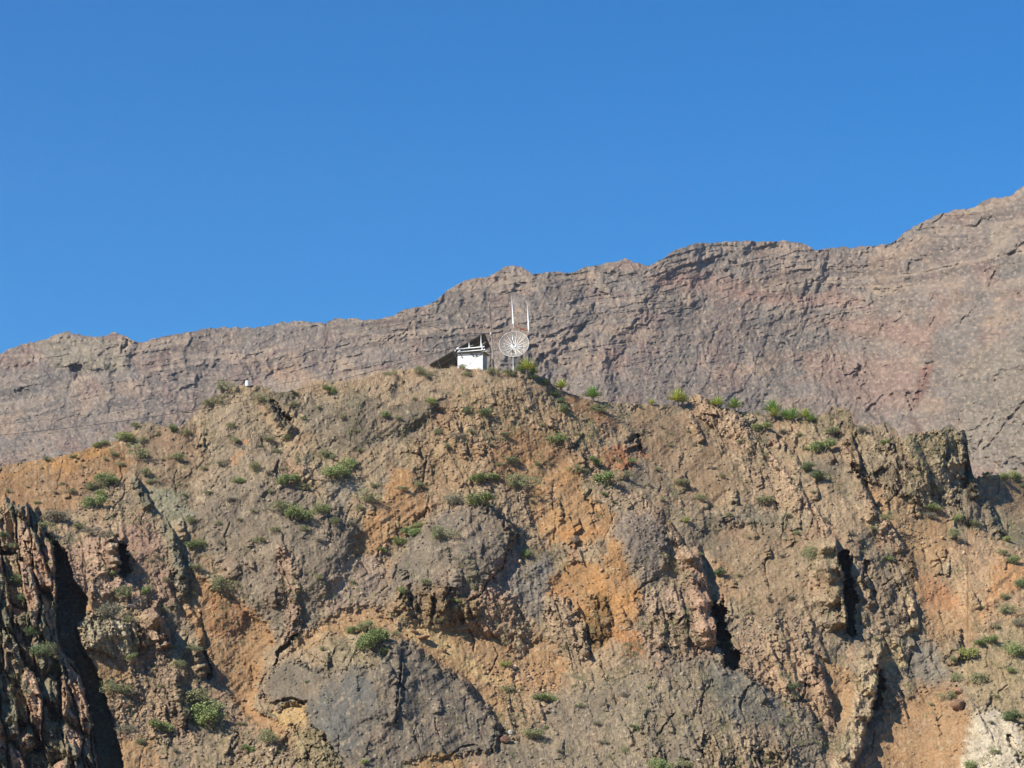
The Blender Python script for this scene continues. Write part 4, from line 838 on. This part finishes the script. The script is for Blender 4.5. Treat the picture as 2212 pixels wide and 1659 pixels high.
SH = """460,863,40,o 487,833,34,o 560,855,44,o 634,845,15,g 710,840,30,g 632,870,28,o 297,915,25,o 268,937,46,p 224,948,28,g 207,960,15,p 370,922,28,g 401,930,32,o 345,936,12,o
246,976,28,o 306,950,22,o 300,975,50,o 262,1000,20,o 278,962,10,g 386,980,40,o 159,985,17,g 103,990,17,o 180,1006,12,o 227,990,12,o 507,948,30,o 575,942,30,o 505,916,24,o 622,942,18,g
313,1017,30,o 330,1035,28,o 228,1027,44,g 208,1043,42,o 205,1085,46,g 223,1065,30,g 137,1043,15,o 150,1058,25,o 120,1063,14,d 76,1082,20,o 122,1110,58,d 177,1130,30,o 200,1145,30,d 230,1155,28,d 88,1130,28,o
410,1120,28,o 423,1170,44,g 420,1220,30,o 550,1005,32,o 515,1035,26,g 500,1075,25,d 625,1035,44,g 665,1045,44,o 585,1060,20,o 600,1090,46,o 640,1102,54,g 545,1100,20,o 570,1160,34,o 695,1097,34,g 720,1125,25,o
705,975,40,o 735,1010,60,g 755,998,34,g 720,985,20,o 35,1245,50,k 48,1290,28,k 485,1260,52,o 262,1278,40,o 320,1272,34,g 357,1312,26,o 243,1318,60,d 285,1335,30,o 245,1235,18,g 375,1395,20,g 415,1395,34,o 390,1430,30,o
288,1415,22,g 255,1478,62,o 435,1495,60,o 460,1540,84,g 345,1562,54,g 275,1570,34,d 582,1590,46,o 535,1617,25,g 75,1360,40,k 95,1405,42,k 112,1440,36,k 130,1430,28,k 844,805,26,o 908,800,30,o 925,806,28,o
1000,790,22,o 1010,806,20,o 1068,797,34,o 1107,802,32,o 1150,812,20,g 1180,823,28,k 1195,845,30,k 1207,862,24,k 1225,880,40,k 1302,875,46,o 897,858,18,o 835,892,26,g 930,865,30,p 1003,885,25,k 1050,890,30,k 1134,883,14,o
780,970,18,o 950,930,22,o 990,940,32,d 965,960,20,o 1085,933,24,o 1208,943,42,g 1102,987,42,o 1048,1025,50,g 1127,1035,60,o 1283,993,30,g 1303,1033,46,g 1240,1010,30,o 1260,1015,22,o 1350,1020,32,o 1365,992,22,g
812,1045,22,o 790,1070,50,o 870,1050,25,o 905,1043,24,o 1038,1073,62,g 980,1080,46,d 865,1165,38,g 890,1145,40,g 905,1132,28,g 958,1147,46,o 825,1187,18,g 870,1275,26,g 1140,1193,30,g 925,1255,24,o 1325,1083,12,g
1383,877,14,o 1465,1035,36,o 1485,1123,22,p 787,1345,52,o 768,1360,28,g 815,1380,64,g 827,1404,34,g 857,1367,18,o 945,1337,20,o 1000,1373,18,o 1093,1432,26,p 1098,1485,36,o 1165,1503,32,g 1186,1505,28,g
1140,1575,48,o 1370,1570,18,g 985,1295,20,p 787,1645,14,p 1430,1650,46,g 1645,920,36,g 1605,893,14,o 1637,891,14,o 1725,935,20,o 1778,960,52,g 1798,922,44,o 1862,928,32,d 1912,953,24,g 1738,1005,40,k 1762,1022,44,k
1643,1073,46,o 1513,1070,30,o 1560,1025,20,o 1740,965,20,o 2015,1092,28,g 2010,1112,26,d 1912,1113,34,o 2070,1115,28,g 2100,1125,28,o 2060,1150,34,o 1885,1138,18,o 2165,1022,34,g 2190,1024,34,g 2125,1023,24,o 2205,1045,20,o
2175,1162,22,p 2190,1208,32,g 2165,1190,24,o 2205,1255,36,k 2170,1285,30,o 1750,1195,38,o 1510,1195,14,o 1555,1235,26,k 1722,1148,18,o 1920,1205,20,g 1902,1210,12,g 2115,1385,30,g 2140,1380,34,g 2090,1410,44,p
2190,1400,52,g 2180,1310,48,o 2205,1340,34,d 2125,1460,46,o 2068,1463,28,o 2045,1500,34,o 2150,1500,22,o 2185,1445,22,g 2190,1545,42,k 1770,1562,20,o 1705,1480,28,k 1890,1378,14,o 1975,1358,14,o 2100,1652,30,g 1480,1645,34,o
1242,935,16,o 1172,918,14,o 860,1230,14,d 690,1245,20,o 660,1290,16,d 760,1255,16,o 1330,990,16,o 1420,1010,18,o 1430,1075,20,o 1400,1045,16,d 1580,1110,18,o 1620,1160,14,d 1690,1200,16,d 1710,1290,20,d 1600,1240,14,o
1290,1080,18,d 1310,1065,22,k 1450,960,14,o 1500,960,14,o 1540,1010,14,d 1690,930,20,d 1590,1330,12,d 340,1200,14,o 400,1065,18,o 440,1010,16,o 470,1130,14,o 350,1480,16,o 330,1520,14,d 520,1560,22,o 600,1620,20,o
1240,1480,14,o 1290,1560,22,d 1350,1620,20,o 1210,1620,18,d 1690,1560,16,o 1660,1640,20,o 2010,1520,14,o 1940,1330,16,d 2060,1420,18,o 2140,1560,14,d 90,1010,10,o 60,1050,12,o 20,1060,14,o 10,1155,22,k 30,1180,18,k 350,990,14,o 420,960,14,d 480,1000,18,d 560,960,16,o 600,970,20,o 660,900,18,o 690,880,16,d 740,900,18,o 770,930,20,o 820,940,16,d 860,900,16,o 900,905,14,d 780,1095,24,o 760,1130,20,d 660,1140,20,o 690,1165,18,d 600,1140,24,o 520,1120,20,o 480,1170,18,d 450,1060,20,o 580,1020,18,d 610,1010,20,o 1160,1000,18,o 1190,1000,16,d 1080,1000,20,o 1060,960,16,d 1020,930,18,o 1150,1080,16,d 1400,930,16,o 1430,920,14,d 1490,930,14,o 1650,980,18,o 1680,1010,20,d 1600,950,18,o 1760,1060,18,o 1780,1120,20,d 1700,1110,16,o 1660,1290,16,d 1620,1320,16,o 1400,1480,20,o 1350,1500,18,d 1250,1520,20,o 1180,1570,18,o 1300,1600,20,d 1540,1660,18,o 1750,1640,16,d 1860,1190,16,o 1840,1150,18,d 360,1250,18,o 330,1210,14,d 420,1280,16,o 300,1600,22,o 380,1620,18,d 660,1470,14,o 700,1400,16,o 740,1400,16,d 2150,1620,20,o 2120,1310,18,o 2150,1350,22,o""".split()
DESC = {'g': 'bright green', 'o': 'olive grey', 'd': 'dry grey', 'k': 'dark green', 'p': 'pale green'}
def size_word(s): return 'tiny' if s < 17 else 'small' if s < 27 else 'mid-sized' if s < 42 else 'large'
shr = []
rs = random.Random(5)
for q, it in enumerate(SH):
    u, v, sz, kd = it.split(','); u, v, sz = float(u), float(v), float(sz)
    wid = sz * S * 1.36
    vb = v + sz * .30; vb = max(vb, crest_at(u) + 1.5)
    p = on_hill(u, vb); p.y -= wid * .10; p.z -= wid * .05
    r = empty('shrub', p, rs.uniform(0, 6.28)); r.rotation_euler = (rs.uniform(.0, .2), 0, r.rotation_euler[2]); r.scale = (wid * rs.uniform(.85, 1.15), wid * rs.uniform(.75, 1.0), wid * rs.uniform(.55, .9))
    mf, ms = BASE[kd][rs.randrange(3)]
    for nm, me in (('foliage', mf), ('stems', ms)):
        o = bpy.data.objects.new(nm, me); col.objects.link(o); o.parent = r
    r['category'] = 'shrub'; r['group'] = 'shrubs scattered over the hillside'
    shr.append((r, u, v, size_word(sz) + ' ' + DESC[kd]))
label_all(shr, 'shrub', 'shrubs')

def agave_mesh(seed, mat):
    rs = random.Random(seed); m = MB()
    for i in range(64):
        a = i * 2.39996 + rs.uniform(-.1, .1); el = math.radians(86 - 82 * (i / 64.0) ** .8) + rs.uniform(-.06, .06); Ln = .5 * rs.uniform(.85, 1.1)
        d = Vector((math.cos(a), math.sin(a), 0)); side = Vector((-math.sin(a), math.cos(a), 0)); p = Vector((0, 0, .16)); vs = []
        for k in range(6):
            t = k / 5; wdt = .032 * (1 - t ** 2.2) * (.6 + t * .9 if t < .45 else 1); e = el - .35 * t * t
            vs += [p - side * wdt + Vector((0, 0, wdt * .5)), p - Vector((0, 0, .004)), p + side * wdt + Vector((0, 0, wdt * .5))]; p = p + (d * math.cos(e) + Vector((0, 0, math.sin(e)))) * Ln / 5
        m.add(vs, [f for k in range(5) for f in ((k * 3, k * 3 + 1, k * 3 + 4, k * 3 + 3), (k * 3 + 1, k * 3 + 2, k * 3 + 5, k * 3 + 4))])
    return m.mesh('leaves', mat)
AG = {'g': [agave_mesh(1, M_AGAVE), agave_mesh(2, M_AGAVE)], 'p': [agave_mesh(3, M_AGAVEP), agave_mesh(4, M_AGAVEP)]}
sm = MB(); sm.tube([(0, 0, -.12), (0, 0, .18)], .06, 8, .05); STEM = sm.mesh('stem', M_TWIG)
ag = []
for u, v, sz, kd in [(1138,799,36,'p'),(1152,806,22,'g'),(1126,801,18,'g'),(1212,826,26,'p'),(1280,850,32,'g'),(1408,868,15,'p'),(1463,860,38,'p'),(1474,864,26,'g'),(1551,875,26,'p'),(1587,878,30,'g'),(1669,882,34,'g'),(1672,898,28,'p'),(1695,900,24,'g'),(1712,905,34,'g'),(1740,902,28,'p'),(1752,908,20,'g'),(1540,872,14,'p')]:
    wid = sz * S * 1.75; p = on_hill(u, max(v + sz * .22, crest_at(u) + 1)); p.z -= .05; r = empty('agave_plant', p, rs.uniform(0, 6)); r.scale = (wid,) * 3
    for nm, me in (('leaves', AG[kd][rs.randrange(2)]), ('stem', STEM)):
        o = bpy.data.objects.new(nm, me); col.objects.link(o); o.parent = r
    r['category'] = 'agave'; r['group'] = 'spiky agaves along the crest'; ag.append((r, u, v, ('small' if sz < 25 else 'large') + ' spiky ' + ('dark green' if kd == 'g' else 'yellow')))
label_all(ag, 'agave', 'agaves')
# ---- boulders one can tell apart
def rock_mb(seed, c, sub=3):
    import bmesh
    bm = bmesh.new(); bmesh.ops.create_icosphere(bm, subdivisions=sub, radius=.5); rs = random.Random(seed)
    pl = [(ball(rs).normalized(), rs.uniform(.28, .46)) for _ in range(14)]
    m = MB(); vs = []
    for v in bm.verts:
        p = v.co.copy()
        for n_, d_ in pl:
            e = p.dot(n_) - d_
            if e > 0: p -= n_ * e
        p += ball(rs) * .012; vs.append(p)
    cc = lin(c); m.add(vs, [tuple(v.index for v in f.verts) for f in bm.faces], cc); bm.free(); return m
bl = []
for i, (u, v, sz, fl, c, ds) in enumerate([(2067,1521,36,.75,(130,100,74),'large round red brown'),(2072,1494,20,.8,(140,110,84),'mid-sized red brown'),(1245,1166,20,1.0,(112,94,78),'upright dark brown'),(1112,1441,13,.9,(186,158,132),'pale pinkish'),(1144,1464,12,.8,(180,156,132),'pale tan'),(960,1407,14,.5,(150,120,90),'flat brown'),(914,1377,28,.35,(140,108,78),'long flat brown'),(897,1364,18,.4,(140,110,80),'small flat brown'),(1092,1596,20,.9,(136,104,82),'squat brown'),(1104,1583,15,.7,(186,178,168),'pale grey'),(1896,1088,15,1.1,(104,90,72),'pointed dark'),(2035,1161,10,.8,(190,158,114),'small yellowish'),(2038,1208,10,.7,(190,160,116),'small pale'),(1681,1058,14,.4,(190,160,128),'flat pale'),(290,1496,18,.4,(170,152,132),'flat pale grey'),(272,1524,12,.7,(164,128,100),'small tan'),(282,1309,16,.6,(156,140,124),'flat grey'),(300,1342,14,.6,(176,146,120),'pale pinkish')]):
    wid = sz * S; p = on_hill(u, v + sz * .3 * fl); p.y -= wid * .2; p.z += wid * fl * .25
    o = rock_mb(i, c).build('boulder', M_STONE); o.location = p; o.scale = (wid, wid, wid * fl); o.rotation_euler = (rs.uniform(-.2, .2), rs.uniform(-.25, .25), rs.uniform(0, 3)); o['category'] = 'boulder'; o['group'] = 'loose boulders'; bl.append((o, u, v, ds))
label_all(bl, 'boulder', 'boulders')

# ---------------------------------------------------------------- uncountable cover
def inp(u, v, polys):
    k = np.zeros(u.shape, bool)
    for p in polys: k |= seg_sd(u, v, p) > 0
    return k
def bulk(name, n, dens_fn, maker, mat, label, bx=(-120, 2330, 790, 1720)):
    g = np.random.default_rng(len(name)); u = g.uniform(bx[0], bx[1], n * 6); v = g.uniform(bx[2], bx[3], n * 6)
    keep = (v > np.interp(u, u1, vr) + 1.5) & (g.random(n * 6) < dens_fn(u, v)); u = u[keep][:n]; v = v[keep][:n]
    cu = np.clip((u + 290) / 2780 * (NU - 1), 0, NU - 2).astype(int); vrr = vr[cu]
    tt = np.clip((v - 1880) / (vrr - 1880), 0, 1) ** (1 / .93); cr = np.clip(np.round(tt * (NV - 1)), 0, NV - 1).astype(int)
    P = np.stack([X3[cr, cu], Y3[cr, cu], Z3[cr, cu]], 1); vs, fs, cs = maker(P, g, u, v, C[cr, cu])
    me = bpy.data.meshes.new(name); m = len(vs); me.vertices.add(m); me.vertices.foreach_set('co', vs.astype(F).ravel())
    k = fs.shape[1]; me.loops.add(fs.size); me.loops.foreach_set('vertex_index', fs.astype(np.int32).ravel()); me.polygons.add(len(fs)); me.polygons.foreach_set('loop_start', np.arange(0, fs.size, k, dtype=np.int32)); me.polygons.foreach_set('loop_total', np.full(len(fs), k, np.int32)); me.update(calc_edges=True)
    if cs is not None:
        ca = me.color_attributes.new('Col', 'FLOAT_COLOR', 'POINT'); cc = np.ones((m, 4), F); cc[:, :3] = cs; ca.data.foreach_set('color', cc.ravel())
    me.materials.append(mat); o = bpy.data.objects.new(name, me); col.objects.link(o); tag(o, label, None, None, 'stuff'); return o
def blades(nb, h0, h1, wd, spread):
    def f(P, g, u, v, c):
        n = len(P); hs_ = g.uniform(h0, h1, n)
        b = np.repeat(P, nb, 0) + g.normal(0, spread, (n * nb, 3)) * [1, .5, .3]; h = np.repeat(hs_, nb) * g.uniform(.6, 1.1, n * nb)
        a = g.uniform(0, 6.28, n * nb); ln = g.uniform(.1, .6, n * nb); t = b + np.stack([np.cos(a) * ln * h, np.sin(a) * ln * h - .1 * h, h * .95], 1)
        s_ = np.stack([-np.sin(a), np.cos(a) * .4, a * 0], 1) * wd; vs = np.stack([b - s_, b + s_, t], 1).reshape(-1, 3)
        return vs, np.arange(len(vs)).reshape(-1, 3), None
    return f
CR1 = [(640,780),(1090,780),(1100,830),(960,850),(900,830),(820,850),(760,870),(640,870)]
GR = [CR1, [(440,830),(620,830),(600,900),(450,960),(420,900)], [(880,1110),(1010,1090),(1060,1150),(950,1200),(880,1170)], [(2120,1340),(2230,1330),(2230,1480),(2110,1480)],[(1280,1440),(1400,1420),(1420,1500),(1300,1520)],[(1120,870),(1200,870),(1190,920),(1120,920)],[(200,950),(290,920),(300,950),(200,985)],[(1230,1470),(1440,1470),(1400,1700),(1150,1700)],[(460,940),(600,900),(640,1000),(540,1100),(430,1100)],[(640,1000),(800,990),(800,1100),(700,1200),(640,1120)]]
def dg(u, v): return np.where(inp(u, v, [CR1]), 1.0, np.where(inp(u, v, GR[1:]), .45, .04)) * (fbm(u * S / 2, v * S / 2, 601, 3) > -.12)
bulk('dry_grass', 9000, dg, blades(11, .16, .42, .012, .10), M_GRASS, 'pale dry grass along the crest and on the ledges')
bulk('crest_grass', 2400, lambda u, v: inp(u, v, [[(640,815),(700,815),(780,805),(860,790),(1000,788),(1100,795),(1120,840),(1000,835),(900,850),(780,850),(640,850)], [(780,850),(900,840),(960,860),(840,880)]]) * .75 * (fbm(u * S / 1.5, v * S / 1.5, 605, 3) > -.02) + 0.0, blades(9, .2, .5, .014, .10), M_GRASS, 'thick band of pale dry grass along the summit left of the hut', (640, 1120, 785, 880))
def ds(u, v):
    soil = BLK[np.clip(((np.clip((v - 1880) / (np.interp(u, u1, vr) - 1880), 0, 1)) ** (1 / .93) * (NV - 1)).astype(int), 0, NV - 1), np.clip((u + 290) / 2780 * (NU - 1), 0, NU - 1).astype(int)]
    return sst(.0, .35, fbm(u * S / 4, v * S / 4, 611, 4, .6)) * np.where(soil < .18, .15, 1) * .9
bulk('low_scrub', 7500, ds, blades(14, .12, .40, .018, .14), M_SCRUB, 'low grey brown scrub dotted over the slopes')
RB = [[(290,1420),(400,1400),(450,1520),(400,1620),(250,1600),(230,1500)],[(1040,1430),(1200,1430),(1200,1560),(1080,1600),(1060,1520)],[(1180,900),(1300,1000),(1480,1200),(1440,1220),(1250,1010)],[(1480,860),(1620,900),(1760,1100),(1720,1120)],[(920,880),(1120,870),(1100,960),(980,980)],[(1560,1320),(1720,1330),(1780,1400),(1600,1410)],[(1880,1130),(2010,1150),(2000,1190),(1900,1180)],[(480,1570),(640,1580),(700,1680),(480,1680)],[(180,1010),(330,1060),(280,1130),(160,1120)],[(2040,1460),(2120,1470),(2120,1560),(2040,1530)],[(140,1200),(300,1240),(300,1320),(150,1300)]]
def dr(u, v): return np.where(inp(u, v, RB), 1.0, .16)
import bmesh as _b
_bm = _b.new(); _b.ops.create_icosphere(_bm, subdivisions=1, radius=1); IV = np.array([v.co[:] for v in _bm.verts]); IF = np.array([[v.index for v in f.verts] for f in _bm.faces]); _bm.free()
def stones(P, g, u, v, c):
    n = len(P); s_ = .035 + .16 * g.random(n) ** 3.0; sc = g.uniform(.6, 1.3, (n, 1, 3)) * s_[:, None, None]
    vs = IV[None] * (1 + g.uniform(-.3, .2, (n, len(IV), 1))) * sc; a = g.uniform(0, 6.28, n); ca, sa = np.cos(a), np.sin(a)
    x = vs[..., 0] * ca[:, None] - vs[..., 2] * sa[:, None]; z = vs[..., 0] * sa[:, None] + vs[..., 2] * ca[:, None]; vs = np.stack([x, vs[..., 1], z], -1) + P[:, None] - np.array([0, .3, -.1]) * s_[:, None, None]
    cc = np.repeat((c * g.uniform(.8, 1.35, (n, 1)) + .02)[:, None], len(IV), 1)
    return vs.reshape(-1, 3), (IF[None] + (np.arange(n) * len(IV))[:, None, None]).reshape(-1, 3), cc.reshape(-1, 3)
bulk('rubble', 14000, dr, stones, M_STONE, 'angular stones and scree lying on the slopes')

# ---------------------------------------------------------------- thin air haze
m = MB(); m.box((-1700, -320, -5), (3400, 0, 0), (0, 3200, 0), (0, 0, 760))
mh = bpy.data.materials.new('haze_air'); mh.use_nodes = True; t = mh.node_tree; t.nodes.clear()
pv = t.nodes.new('ShaderNodeVolumePrincipled'); pv.inputs['Color'].default_value = (.80, .88, 1.0, 1); pv.inputs['Density'].default_value = .00006; pv.inputs['Anisotropy'].default_value = .2
oo = t.nodes.new('ShaderNodeOutputMaterial'); t.links.new(pv.outputs[0], oo.inputs['Volume'])
hz = m.build('haze', mh); tag(hz, 'thin pale haze between the hill and the mountain', None, None, 'stuff')
